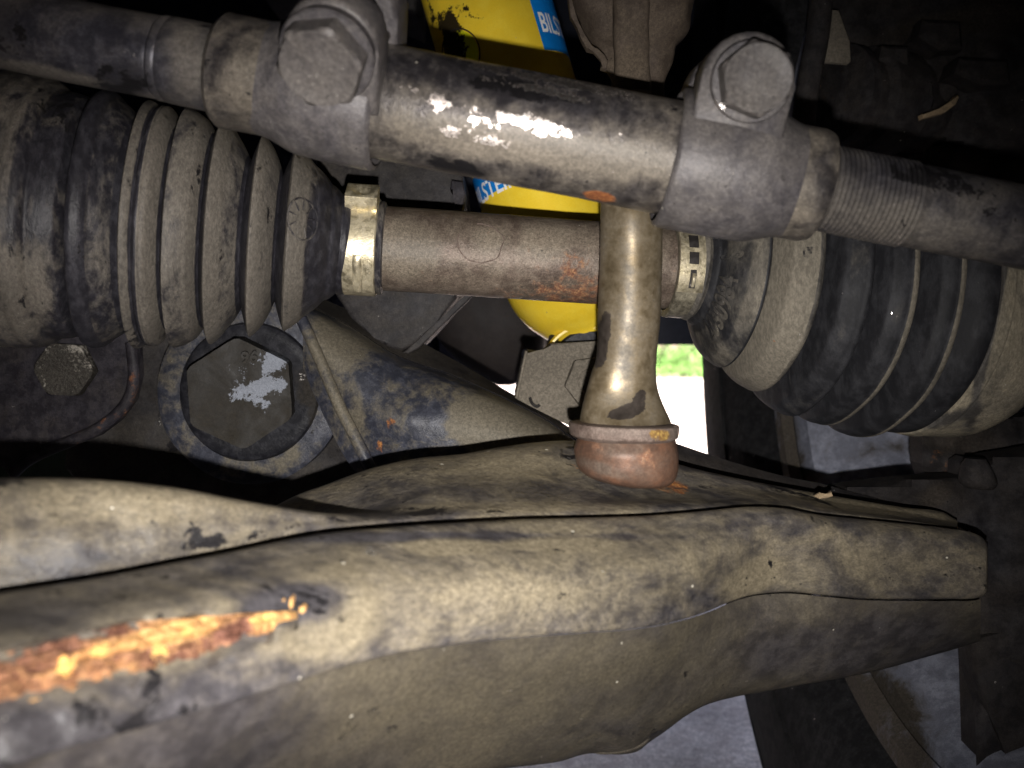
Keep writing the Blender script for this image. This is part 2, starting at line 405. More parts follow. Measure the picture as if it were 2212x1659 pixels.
for k in range(7):
    a = k * .9; st.append(tube([(1.38, 6.9, 0), (1.38 + .12 * math.cos(a), 6.9 + .1 * math.sin(a), .15), (1.38 + .25 * math.cos(a), 6.9 + .2 * math.sin(a), .28)], lambda t: .008 - .006 * t, 6, 3))
make('stem', *join(*st), M['fence'], bu)

# ------------------------------------------------------------------ the car body round the suspension
def slab(name, x0, x1, y0, y1, z0, z1, mat, parent=None, **k):
    v = [(x, y, z) for z in (z0, z1) for y in (y0, y1) for x in (x0, x1)]
    return make(name, v, [(0, 1, 3, 2), (4, 6, 7, 5), (0, 4, 5, 1), (2, 3, 7, 6), (0, 2, 6, 4), (1, 5, 7, 3)], mat, parent, smooth=False, **k)
body = thing('car_body', (-.3, .9, .3), 'dark underside and wheel arch of the car enclosing the suspension', 'car body')
slab('floor_pan', -1.3, .50, -.55, 1.0, H + .42, H + .45, M['dark'], body)  # unseen underside of the car, sized to keep daylight off the parts
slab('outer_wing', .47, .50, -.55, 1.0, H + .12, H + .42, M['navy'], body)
slab('front_daylight_block', -1.3, .47, -.55, -.50, .02, H + .42, M['dark'], body)  # unseen panel added behind the camera to block daylight
slab('side_daylight_block', -.80, -.70, -.50, 1.0, .06, H + .42, M['dark'], body)  # unseen panel added at the left to block daylight
# rear wall of the wheel housing, wavy sheet metal with its lower edge at photo line 745
wv = []; rows_ = 24; cols_ = 60
for r in range(rows_ + 1):
    for c in range(cols_ + 1):
        px = -900 + 3700 * c / cols_
        bot = 745 if px > 1130 else 800
        if px < 950: bot = 1180
        py = -700 + (bot + 700) * r / rows_
        d = .74 + .02 * math.sin(px / 130.) + .015 * mnoise.noise(Vector((px / 200, py / 200, 0)))
        if px > 1500: d -= .05 * smooth01((px - 1500) / 80)
        wv.append(P(px, py, d))
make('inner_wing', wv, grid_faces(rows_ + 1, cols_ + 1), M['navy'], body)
# dark upright box filling the black void right of the shock
make('void_filler', *prism([(1555, -200), (1745, -200), (1712, 330), (1540, 330)], .60, .08, .006), M['dark'], body)
# undertray at left, dark green
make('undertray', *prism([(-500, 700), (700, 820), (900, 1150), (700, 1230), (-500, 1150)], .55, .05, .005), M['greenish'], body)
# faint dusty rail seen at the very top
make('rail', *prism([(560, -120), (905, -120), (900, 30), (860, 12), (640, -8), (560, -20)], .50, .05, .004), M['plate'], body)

# dark round tank behind the shock
tk = thing('exhaust_box', P(1050, 740, .55), 'dark brown blurred rounded box far behind the yellow shock', 'exhaust')
make('casing', *stack([(560, 930, 1120, .56, .5, .8, 0), (620, 915, 1165, .56, .5, .8, 0), (700, 925, 1180, .56, .5, .8, 0), (780, 990, 1172, .56, .5, .8, 0), (820, 1050, 1130, .56, .5, .9, 0), (832, 1075, 1105, .56, .5, 1, 0)]), M['pipe'], tk)
make('pipe', *tube([P(1140, 600, .60), P(1190, 680, .60), P(1200, 790, .60), P(1150, 830, .62)], .011), M['pipe'], tk)

# ------------------------------------------------------------------ wheel
wh = thing('wheel', (.22, .30, .0), 'black tyre and dirty alloy rim behind the outer drive joint', 'wheel')
WO, WA = (.125, .30, .30), (1, 0, 0)
tp = [(.030, .180), (.018, .187), (.006, .205), (0, .245), (.006, .283), (.022, .296), (.05, .300), (.15, .300), (.178, .296), (.194, .283), (.2, .255), (.194, .205), (.182, .187), (.170, .180)]
tp2 = [tuple(p) for p in spline([Vector(p) for p in tp], 6)]
tv, tf = lathe(WO, WA, tp2, 160, cap=False)
# bottom of the tyre pressed flat on the ground
tv = [Vector((p.x, p.y, max(p.z, .001))) for p in tv]
ty = make('tyre', tv, tf, M['tyre'], wh)
tr = []
for k in range(72):
    a = 2 * math.pi * k / 72
    for s0 in (.03, .075, .12): tr.append(ring_patch(WO, WA, s0, s0 + .034, a, a + .055, .3, .004, 2, 1))
tv, tf = join(*tr); tv = [Vector((p.x, p.y, max(p.z, .0))) for p in tv]
tag(make('tread_block', tv, tf, M['tyre'], ty, smooth=False), kind='stuff')
for rr in (.222, .244, .266):
    make('sidewall_ridge', *lathe(WO, WA, [(.004, rr - .002), (.0008, rr), (.004, rr + .002)], 120, cap=False), M['tyre'], ty)
rp = [(.026, .170), (.021, .174), (.020, .181), (.024, .185), (.030, .184), (.034, .172), (.045, .166), (.06, .160), (.11, .155), (.15, .153), (.17, .148), (.175, .11), (.17, .08), (.17, .02), (.18, .02), (.182, .15), (.178, .182), (.172, .178), (.12, .172), (.045, .174)]
make('rim', *lathe(WO, WA, rp, 128, cap=False), M['rim'], wh, stains=[('mud', 1700, 970, 30, 160, -4, .35), ('mud', 1860, 1560, 40, 250, -22, .35), ('mud', 1850, 950, 60, 14, 20, .3), ('mud', 1950, 1560, 45, 250, -22, .3)])

# ------------------------------------------------------------------ hub carrier pieces on the right
kn = thing('hub_carrier', P(2050, 200, .40), 'dark dusty cast hub carrier behind the right threaded rod end', 'hub carrier')
def lumpy(outline, d, thick, bump_amp, sc, mat, name, parent, n=0, stains=(), res=46, bev=0):
    """cast surface: outline filled with a bumpy grid, plus thickness behind"""
    pts = [Vector(p) for p in outline]
    if n: pts = spline(pts, n, True)
    xs = [p.x for p in pts]; ys = [p.y for p in pts]; x0, x1, y0, y1 = min(xs), max(xs), min(ys), max(ys)
    bm = bmesh.new(); ring = [bm.verts.new((p.x, p.y, 0)) for p in pts]; bm.faces.new(ring)
    for i in range(1, res):
        X = x0 + (x1 - x0) * i / res + .013
        bmesh.ops.bisect_plane(bm, geom=bm.verts[:] + bm.edges[:] + bm.faces[:], plane_co=(X, 0, 0), plane_no=(1, 0, 0))
        Y = y0 + (y1 - y0) * i / res + .017
        bmesh.ops.bisect_plane(bm, geom=bm.verts[:] + bm.edges[:] + bm.faces[:], plane_co=(0, Y, 0), plane_no=(0, 1, 0))
    bm.verts.ensure_lookup_table(); bm.verts.index_update()
    bd = {v.index for v in bm.verts if v.is_boundary}
    fv = []
    for v in bm.verts:
        x, y = v.co.x, v.co.y
        dd = d(x, y) if callable(d) else d
        q = Vector((x / sc, y / sc, d(0, 0) if callable(d) else d * 7))
        dd -= bump_amp * (mnoise.noise(q) + .25 * mnoise.noise(q * 2.3))
        if v.index in bd: dd += bev
        fv.append(P(x, y, dd))
    faces = [tuple(w.index for w in f.verts) for f in bm.faces]
    nb = len(fv); idx = {}
    for i in sorted(bd): idx[i] = len(fv); fv.append(fv[i] + Vector((0, thick, 0)))
    for e in bm.edges:
        if e.is_boundary:
            a, b = e.verts[0].index, e.verts[1].index; faces.append((a, b, idx[b], idx[a]))
    bm.free()
    return make(name, fv, faces, mat, parent, stains=stains, sharp=50)
lumpy([(1790, -60), (2330, -60), (2330, 330), (2120, 322), (2050, 306), (1990, 300), (1880, 268), (1800, 262), (1760, 200), (1775, 60)], lambda x, y: .395 - .00008 * (x - 1790) + .00006 * (y), .05, .010, 90, M['knuckle'], 'casting', kn, stains=[('mud', 2020, 60, 120, 30, -12, .25), ('mud', 2140, 30, 70, 40, 0, .25)], bev=.006)
lumpy([(1900, 318), (2040, 312), (2110, 318), (2170, 338), (2330, 330), (2330, 480), (1900, 420)], .40, .05, .007, 70, M['knuckle'], 'lower_rib', kn, bev=.006, stains=[('mud', 2150, 330, 120, 60, 0, .25)])
make('boss', *lathe(P(1800, 205, .385), Vector((.9, .35, -.03)), [(0, .018), (.002, .0225), (.006, .0225), (.008, .019), (.014, .019), (.016, .0235), (.034, .0240), (.037, .0215), (.05, .021)], 48), M['knuckle'], kn)
for (x, y, w, h_, d_) in ((1935, 120, 34, 26, .372), (2035, 70, 48, 34, .372), (2000, 190, 20, 20, .374), (2125, 150, 60, 30, .365)):
    make('rib', *prism([(x - w, y + 6), (x - w * .8, y - h_), (x + w, y - h_ * .9), (x + w * 1.1, y + h_), (x, y + h_ * 1.1)], d_, .03, .0062), M['knuckle'], kn)
hs_ = make('brake_hose', *tube([P(1778, -60, .37), P(1768, 60, .37), P(1752, 150, .37), P(1738, 240, .372), P(1728, 330, .378), P(1722, 420, .385)], .0050, 20, 8), M['knuckle'])
tag(hs_, 'thin dark rubber hose running down right of the bolted rod clamp', 'hose')
tb = make('metal_tab', *prism([(1792, 20), (1812, 22), (1836, 90), (1838, 132), (1832, 138), (1780, 134), (1788, 70)], .372, .002, .0005), M['fork'])
tag(tb, 'small grey metal tab beside the brake hose at upper right', 'tab')
ch = make('wood_chip', *prism([(1992, 246), (2030, 236), (2052, 222), (2068, 205), (2072, 210), (2064, 226), (2040, 244), (1994, 256)], .362, .004, .0004), M['chip'])
tag(ch, 'small pale sliver of wood lodged on the dark casting at upper right', 'wood chip')

# lower knuckle and ball joint at the arm's right end
kl = thing('ball_joint_housing', P(2130, 1200, .30), 'black dirty ball joint housing at the right end of the big lower arm', 'ball joint')
lumpy([(1795, 1058), (1850, 1048), (1960, 1036), (2060, 1030), (2076, 1028), (2078, 1000), (2094, 990), (2108, 996), (2150, 985), (2330, 955), (2330, 1560), (2110, 1700), (2100, 1380), (2000, 1300), (1900, 1150)], lambda x, y: .315 - .00005 * max(0, x - 1900), .010, .009, 110, M['knuckle'], 'housing', kl, bev=.005, stains=[('mud', 2020, 1072, 34, 20, -30, .3), ('mud', 2130, 1180, 60, 60, 0, -.15)])
lumpy([(1985, 930), (2330, 880), (2330, 1010), (2120, 1010), (2076, 1020), (2000, 1040), (1985, 1000)], .335, .008, .006, 60, M['knuckle'], 'rusty_neck', kl, bev=.004, stains=[('rust', 2030, 1000, 30, 40, 0, .28), ('mud', 2080, 950, 80, 30, 0, .2)])
make('boss', *stack([(990, 2088, 2128, .298, 1, 1, 0), (1010, 2080, 2140, .298, 1, 1, 0), (1040, 2076, 2150, .298, 1, 1, 0), (1055, 2090, 2140, .298, 1, 1, 0)], 24, 3, wob=.001), M['knuckle'], kl)
make('skirt', *prism([(2100, 1385), (2330, 1330), (2330, 1900), (2240, 1800), (2190, 1680), (2165, 1610), (2135, 1540), (2110, 1470)], .30, .010, .003), M['knuckle'], kl)

# ------------------------------------------------------------------ drive shaft with its two boots
ds = thing('drive_shaft', P(1106, 556, .285), 'brown steel drive shaft with ribbed rubber boots at both ends', 'drive shaft')
A0, A1 = P(780, 533, .280), P(1480, 581, .290)
SA = (A1 - A0).normalized(); SL = (A1 - A0).length
sr = .0139
make('shaft', *lathe(A0, SA, [(-.012, sr), (SL * .25, sr), (SL * .5, sr), (SL * .75, sr), (SL + .01, sr)] if False else [(-.012 + (SL + .022) * i / 60, sr) for i in range(61)], 96, wob=.00012, wsc=200), M['shaft'], ds,
     stains=[('rust', 1240, 600, 90, 60, 20, .13), ('mud', 880, 540, 60, 60, 0, .3), ('mud', 1060, 520, 40, 30, 0, .12), ('rust', 1200, 640, 160, 25, 4, .1), ('mud', 1180, 520, 60, 40, 0, .14)])
# ring-shaped rust scratch on the shaft
cA, e1_, e2_ = frame(SA); sc_ = (P(1038, 512, .2715) - A0).dot(SA); rings = []
def on_shaft(u, w, r=sr + .00006):                 # u along, w round the surface
    a = w / sr; return A0 + cA * (sc_ + u) + (e1_ * math.cos(a) + e2_ * math.sin(a)) * r
up = 1 if e2_.z > 0 else -1
pts = [on_shaft(.0072 * math.cos(t) * (1 + .10 * mnoise.noise(Vector((t * 2, 0, 0)))), up * (.0028 + .0068 * math.sin(t) * (1 + .12 * mnoise.noise(Vector((t * 2, 5, 0))))))
       for t in [math.radians(-200 + 300 * k / 60) for k in range(61)]]
make('rust_ring', *tube(pts, lambda t: .00013 + .00012 * abs(math.sin(t * 37)), 5, 1), M['collar'], ds)

def solve(O, A, px, py):
    A, e1, e2 = frame(A); s, r = 0.0, .03
    for it in range(60):
        best = None
        for k in range(120):
            a = 2 * math.pi * k / 120; x, y = proj(O + A * s + (e1 * math.cos(a) + e2 * math.sin(a)) * r)
            if best is None or y > best[1]: best = (x, y)
        dd = O.y / F
        r += (py - best[1]) * dd * .8
        c0 = proj(O + A * s); c1 = proj(O + A * (s + .001))
        s += (px - best[0]) / (c1[0] - c0[0]) * .001 * .8
    return s, r
def boot(name, O, A, tab, mat, parent, valley=None, stains=()):
    prof = []
    for i, (px, py, mud, kind) in enumerate(tab):
        s, r = solve(O, A, px, py)
        if kind == 'v': r -= .0058
        prof.append((s, r, mud, kind))
    out = []
    # dense profile: straight facets with tight rounded ridges and valleys
    for i, (s, r, m, k) in enumerate(prof):
        if i == 0: out.append((s, r, m)); continue
        ps, pr, pm, pk = prof[i - 1]
        for t in (.06, .14, .25, .4, .55, .7, .84, .94, 1):
            b = math.sin(math.pi * t) * .0005
            out.append((ps + (s - ps) * t, pr + (r - pr) * t + b, m if t > .15 else pm))
    sm = []
    for i in range(len(out)):
        a, b, c = out[max(0, i - 1)], out[i], out[min(len(out) - 1, i + 1)]
        sm.append(((a[0] + 3 * b[0] + c[0]) / 5, (a[1] + 3 * b[1] + c[1]) / 5, b[2]))
    segs = 144
    v, f = lathe(O, A, [(q[0], q[1]) for q in sm], segs, wob=.0010, wsc=42, cap=False)
    ex = {'mud': [q[2] * 1.25 for q in sm for _ in range(segs)]}
    return make(name, v, f, mat, parent, extra=ex, sharp=60, stains=stains), sm
LO = P(770, 532, .280); LA = (P(100, 466, .259) - LO).normalized()
lb, lprof = boot('rubber_boot', LO, LA, [(742, 632, -.2, ''), (724, 634, -.25, ''), (700, 650, -.2, ''), (660, 682, .02, ''), (612, 717, .12, ''), (590, 690, -.25, 'v'),
    (568, 700, .1, ''), (539, 729, .14, ''), (519, 705, -.3, 'v'), (490, 712, .05, ''), (455, 747, .16, ''), (440, 740, -.3, 'v'), (420, 735, .1, ''), (377, 752, .05, ''), (366, 744, -.3, 'v'),
    (345, 742, .14, ''), (330, 746, .1, ''), (318, 740, -.1, ''), (296, 752, .08, ''), (285, 742, -.3, 'v'), (236, 738, -.02, ''), (214, 752, -.28, ''), (196, 748, -.2, ''), (190, 728, .0, 'v'), (172, 728, -.05, ''), (120, 732, -.05, ''), (100, 748, .0, ''), (70, 752, .05, ''), (30, 752, .05, ''), (-60, 748, 0, '')],
    M['rubber'], ds, stains=[('mud', 100, 350, 70, 60, 0, -.12), ('dark', 115, 230, 60, 55, 0, .28), ('mud', 60, 620, 60, 90, 0, .15), ('dark', 150, 670, 80, 25, 25, .12), ('mud', 690, 560, 30, 150, 5, -.2), ('mud', 420, 400, 60, 90, 0, .08), ('dark', 590, 680, 90, 14, -10, .14), ('dark', 280, 725, 130, 20, 0, .2)])
RO = P(1480, 581, .290); RA = (P(2150, 684, .302) - RO).normalized()
rb, rprof = boot('rubber_boot', RO, RA, [(1488, 684, -.1, ''), (1500, 700, -.1, ''), (1524, 762, .0, ''), (1553, 790, .05, ''), (1562, 788, -.3, ''), (1572, 779, -.1, 'v'), (1590, 815, .26, ''), (1627, 842, .3, ''), (1642, 842, .05, ''), (1656, 832, -.2, 'v'),
    (1672, 870, -.14, ''), (1704, 893, -.08, ''), (1718, 893, -.3, ''), (1732, 884, -.3, 'v'), (1750, 902, -.25, ''), (1780, 914, -.14, ''), (1796, 914, .12, ''), (1812, 902, -.35, 'v'), (1832, 928, -.3, ''), (1856, 942, -.16, ''), (1872, 942, .14, ''), (1885, 924, -.4, 'v'), (1920, 928, -.4, ''), (1950, 934, -.4, '')],
    M['rubber2'], ds, stains=[('dark', 1745, 545, 14, 18, 0, .5), ('mud', 1690, 700, 40, 160, 15, .1), ('dark', 1630, 760, 40, 30, -20, .12), ('rust', 1675, 735, 7, 4, 0, .5), ('rust', 1722, 613, 5, 4, 0, .5)])
# clamps
def band(name, O, A, x0, x1, pyb, r_add, mat, parent):
    s0, r0 = solve(O, A, x0, pyb); s1, r1 = solve(O, A, x1, pyb); r = (r0 + r1) / 2 + r_add
    if s0 > s1: s0, s1 = s1, s0
    lip = .0004
    prof = [(s0, r - .002), (s0, r), (s0 + lip, r + lip)] + [(s0 + lip + (s1 - s0 - 2 * lip) * i / 6, r + lip) for i in range(7)] + [(s1 - lip, r + lip), (s1, r), (s1, r - .002)]
    return make(name, *lathe(O, A, prof, 120, cap=False), mat, parent), s0, s1, r + lip
def ang(O, A, s, r, px, py):
    A, e1, e2 = frame(A); best = None
    for k in range(-180, 181):
        a = k / 180 * math.pi
        if math.cos(a) < 0: continue
        p = O + A * s + (e1 * math.cos(a) + e2 * math.sin(a)) * r
        q = proj(p); d = abs(q[1] - py)
        if best is None or d < best[0]: best = (d, a)
    return best[1]
cb, c0, c1, crr = band('boot_clamp', A0, SA, 742, 812, 636, 0, M['zinc'], ds)
a_hi, a_lo = ang(A0, SA, c0, crr, 770, 548), ang(A0, SA, c0, crr, 770, 627)
w_ = c1 - c0
make('stamped_rib', *ring_patch(A0, SA, c0 + w_ * .36, c0 + w_ * .62, min(a_hi, a_lo), max(a_hi, a_lo), crr + .0001, .00035, 16, 4, rfun=lambda i, k: .0005 * math.sin(math.pi * i) ** .5 * min(1, 6 * math.sin(math.pi * k))), M['zinc'], cb)
make('overlap_strip', *ring_patch(A0, SA, c0 + w_ * .64, c0 + w_ * .98, min(a_hi, a_lo), max(a_hi, a_lo), crr + .0001, .0003, 16, 2), M['zinc'], cb)
a1, a2 = ang(A0, SA, c0, crr, 770, 452), ang(A0, SA, c0, crr + .003, 770, 430)
sgn = 1 if a2 > a1 else -1
ea, eb = a1, a1 + sgn * .62
make('pinch_ear', *ring_patch(A0, SA, c0 + .0003, c1 - .0003, min(ea, eb), max(ea, eb), crr + .0004, .0006, 20, 10,
     rfun=lambda i, k: .0036 * min(1, 3.2 * math.sin(math.pi * k)) - .0020 * math.exp(-((k - .5) / .22) ** 2) * math.exp(-((i - .5) / .28) ** 2)), M['zinc'], cb)
make('boot_lip', *lathe(A0, SA, [(c1 - .001, crr - .002), (c1 - .0002, crr - .0010), (c1 + .0010, crr - .0006), (c1 + .0018, crr - .0010), (c1 + .0024, crr - .0026)], 96, cap=False), M['rubber'], ds)
make('boot_lip', *lathe(A0, SA, [(c0 - .0018, crr - .002), (c0 - .0012, crr - .0002), (c0 - .0002, crr - .0004), (c0 + .001, crr - .002)], 96, cap=False), M['rubber'], ds)
cb2, d0, d1, drr = band('boot_clamp', A0, SA, 1432, 1484, 684, 0, M['zincd'], ds)
a_t, a_b = ang(A0, SA, d0, drr, 1470, 500), ang(A0, SA, d0, drr, 1470, 628)
wv2 = d1 - d0
make('steel_strap', *ring_patch(A0, SA, d0 + wv2 * .0, d1, min(a_t, a_b) - (.5 if a_t < a_b else 0), max(a_t, a_b) + (.5 if a_t > a_b else 0), drr + .0003, .0003, 40, 6), M['zinc'], cb2)
for yy in (523, 556):
    q1, q2 = ang(A0, SA, d0, drr, 1470, yy - 13), ang(A0, SA, d0, drr, 1470, yy + 12)
    make('slot_shade', *ring_patch(A0, SA, d0 + wv2 * .34, d0 + wv2 * .72, min(q1, q2), max(q1, q2), drr + .00052, .00018, 4, 2), M['ink'], cb2)  # raised black patches painted for the shade inside the strap holes
q1, q2 = ang(A0, SA, d0, drr, 1470, 580), ang(A0, SA, d0, drr, 1470, 620)
make('slot_shade', *ring_patch(A0, SA, d0 + wv2 * .42, d0 + wv2 * .66, min(q1, q2), max(q1, q2), drr + .00052, .0002, 12, 4), M['ink'], cb2)
make('hook', *ring_patch(A0, SA, d0 + wv2 * .50, d0 + wv2 * .60, min(q1, q2) + .06, max(q1, q2) - .03, drr + .0008, .0003, 12, 4, rfun=lambda i, k: .0007 * math.sin(math.pi * k)), M['zinc'], cb2)
make('boot_lip', *lathe(RO, RA, [(.0005, drr - .003), (.001, drr + .0000), (.0026, drr + .0004), (.0036, drr - .0004), (.005, drr - .001)], 96, cap=False), M['rubber2'], ds)
# outer joint can
s_a, r_a = solve(RO, RA, 1952, 938); 
rc = [(s_a - .0005, r_a - .004), (s_a, r_a - .0005), (s_a + .001, r_a), (s_a + .004, r_a + .0002), (s_a + .0042, r_a - .0006), (s_a + .005, r_a - .0002), (s_a + .016, r_a - .001), (s_a + .022, r_a - .003), (s_a + .03, r_a - .009), (s_a + .034, r_a - .018), (s_a + .06, r_a - .018)]
make('joint_housing', *lathe(RO, RA, [tuple(q) for q in spline([Vector(p) for p in rc], 4)], 144, wob=.0002), grime('joint_housing_cast', (.06, .055, .05), (.30, .26, .19), .60, 60, .15, rough=.5, bump=.3, stretch=(1, 1, .4), rust=(.3, .16, .05), rust_amt=-.36), ds,
     stains=[('mud', 2140, 700, 12, 260, 12, -.3), ('mud', 2060, 900, 70, 12, -20, -.25)])
# moulded number on the right boot, with a mould seam
def boot_text(body, O, A, prof, mat, parent, pxc, py_from, py_to, h):
    """raised characters set round a boot cone, read upwards"""
    A_, e1, e2 = frame(A)
    tv_, tf_ = text_shape(body, 1.0)
    x0 = min(v.x for v in tv_); x1 = max(v.x for v in tv_)
    def rad(s):
        for i in range(len(prof) - 1):
            if min(prof[i][0], prof[i + 1][0]) <= s <= max(prof[i][0], prof[i + 1][0]):
                a, b = prof[i], prof[i + 1]; t = (s - a[0]) / (b[0] - a[0] + 1e-9); return a[1] + (b[1] - a[1]) * t
        return prof[0][1]
    s_c = None; best = 1e9
    for q in prof[:14]:
        x, y = proj(O + A_ * q[0] + e1 * q[1])
        if abs(x - pxc) < best: best = abs(x - pxc); s_c = q[0]
    aa = ang(O, A, s_c, rad(s_c), 0, py_from); ab = ang(O, A, s_c, rad(s_c), 0, py_to)
    V, Nn = [], []
    for v in tv_:
        t = (v.x - x0) / (x1 - x0); a = aa + (ab - aa) * t
        s = s_c + v.y * h                           # tops of the characters point left along the shaft
        rr = rad(s) + .0009
        dr = (e1 * math.cos(a) + e2 * math.sin(a))
        V.append(O + A_ * s + dr * (rr + .0002)); Nn.append(dr)
    return make('moulded_number' if len(body) > 2 else 'moulded_mark', *thicken([v - n * .0006 for v, n in zip(V, Nn)], tf_, Nn, .0009), mat, parent)
boot_text('2030984', RO, RA, rprof, M['rubber2'], rb, 1592, 716, 596, -.0050)
boot_text('S', RO, RA, rprof, M['rubber2'], rb, 1594, 560, 548, -.006)
# round moulded emblem on the left boot
A_, e1, e2 = frame(LA)
def lrad(s):
    for i in range(len(lprof) - 1):
        a, b = lprof[i], lprof[i + 1]
        if min(a[0], b[0]) <= s <= max(a[0], b[0]): return a[1] + (b[1] - a[1]) * (s - a[0]) / (b[0] - a[0] + 1e-9)
    return lprof[0][1]
best = min(lprof[:34], key=lambda q: abs(proj(LO + LA * q[0] + e1 * q[1])[0] - 655)); s_c = best[0]; a_c = ang(LO, LA, s_c, lrad(s_c), 655, 475)
def onboot(u, w):
    s = s_c + u; r = lrad(s) + .0009; a = a_c + w / r
    return LO + LA * s + (e1 * math.cos(a) + e2 * math.sin(a)) * r
em = [tube([onboot(.0042 * math.cos(t), .0062 * math.sin(t)) for t in [2 * math.pi * k / 24 for k in range(25)]], .0003, 6, 2)]
for k in range(9):
    t = math.radians(k * 40 + 10); em.append(tube([onboot(.0018 * math.cos(t), .0026 * math.sin(t)), onboot(.0037 * math.cos(t), .0055 * math.sin(t))], .00025, 6, 2))
make('moulded_emblem', *join(*em), M['rubber'], lb)

# ------------------------------------------------------------------ tie rod with threaded sleeve and two bolted clamps
tr = thing('tie_rod', P(1106, 275, .21), 'dusty dark tie rod with a scraped adjusting sleeve crossing the whole view', 'tie rod')
TD = .21
def ax(px): return P(px, 58 + .196 * px, TD)
TA = (ax(2212) - ax(0)).normalized(); T0 = ax(1106)
def sT(px): return (ax(px) - T0).dot(TA)
rr_ = U(92, TD) * math.cos(math.atan(.196)) * 1.0
def dense(prof, step=.0015):
    out = []
    for (a, b), (c, d) in zip(prof, prof[1:]):
        n = max(1, int(abs(c - a) / step))
        for k in range(n): out.append((a + (c - a) * k / n, b + (d - b) * k / n))
    out.append(prof[-1]); return out
make('inner_rod', *lathe(T0, TA, dense([(sT(-250), rr_ * .97), (sT(345), rr_ * .97), (sT(350), rr_ * .95), (sT(356), rr_ * 1.0), (sT(366), rr_ * 1.0), (sT(370), rr_ * .97), (sT(376), rr_ * 1.01), (sT(500), rr_ * 1.02)]), 96, wob=.00025), M['rod'], tr,
     stains=[('mud', 170, 90, 200, 70, 12, -.12), ('dark', 265, 175, 70, 38, 12, .42), ('dark', 25, 70, 60, 60, 0, .3), ('mud', 410, 130, 50, 80, 0, .15), ('bare', 280, 110, 14, 30, -20, .18), ('dark', 270, 45, 24, 10, 0, .3), ('mud', 110, 160, 120, 14, 12, .25)])
th = []
for i in range(18):
    p0 = 1770 + i * 10.5; th += [(sT(p0), rr_ * .985), (sT(p0 + 4.5), rr_ * 1.02 + .0001), (sT(p0 + 6.5), rr_ * 1.02)]
make('threaded_rod', *lathe(T0, TA, [(sT(1690), rr_)] + th + dense([(sT(1962), rr_ * .985), (sT(2500), rr_ * .985)]), 96, wob=.0002), M['rod'], tr,
     stains=[('dark', 2010, 385, 110, 26, 14, .4), ('mud', 1850, 450, 120, 60, 10, .15), ('dark', 2180, 440, 90, 50, 10, .16), ('mud', 2020, 500, 150, 45, 12, .1), ('bare', 1791, 378, 3, 14, -20, .35)])
rs = U(122, TD)
make('adjusting_sleeve', *lathe(T0, TA, dense([(sT(476), rr_), (sT(480), rs * .93), (sT(490), rs * 1.0), (sT(1750), rs * 1.0), (sT(1764), rs * .96), (sT(1768), rs * .9), (sT(1769), rr_)], .0009), 128, wob=.0003), M['sleeve'], tr,
     stains=[('bare', 1180, 276, 80, 24, 14, .37), ('bare', 1205, 282, 36, 14, 14, .12), ('bare', 925, 208, 62, 14, 22, .34), ('bare', 945, 225, 26, 24, 0, .30), ('bare', 1060, 248, 90, 16, 10, .32), ('bare', 1040, 270, 40, 14, 10, .32), ('bare', 1130, 160, 150, 15, 13, .42), ('bare', 1110, 182, 100, 8, 13, .33), ('bare', 1220, 205, 70, 12, 14, .40), ('bare', 1020, 296, 100, 14, 12, .37), ('bare', 1320, 200, 90, 10, 12, .31),
             ('dark', 1130, 192, 140, 24, 10, .46), ('dark', 985, 360, 75, 18, 14, .50), ('dark', 1150, 370, 60, 18, 14, .2), ('rust', 1295, 425, 46, 14, 10, .6), ('mud', 1020, 300, 220, 36, 11, .16), ('mud', 1280, 340, 160, 40, 11, .2), ('mud', 1120, 190, 300, 40, 11, -.16),
             ('dark', 1320, 215, 70, 50, 11, .14), ('mud', 1690, 430, 80, 90, 0, .1), ('mud', 540, 180, 60, 100, 0, .1), ('dark', 1712, 340, 16, 11, 30, .6)])
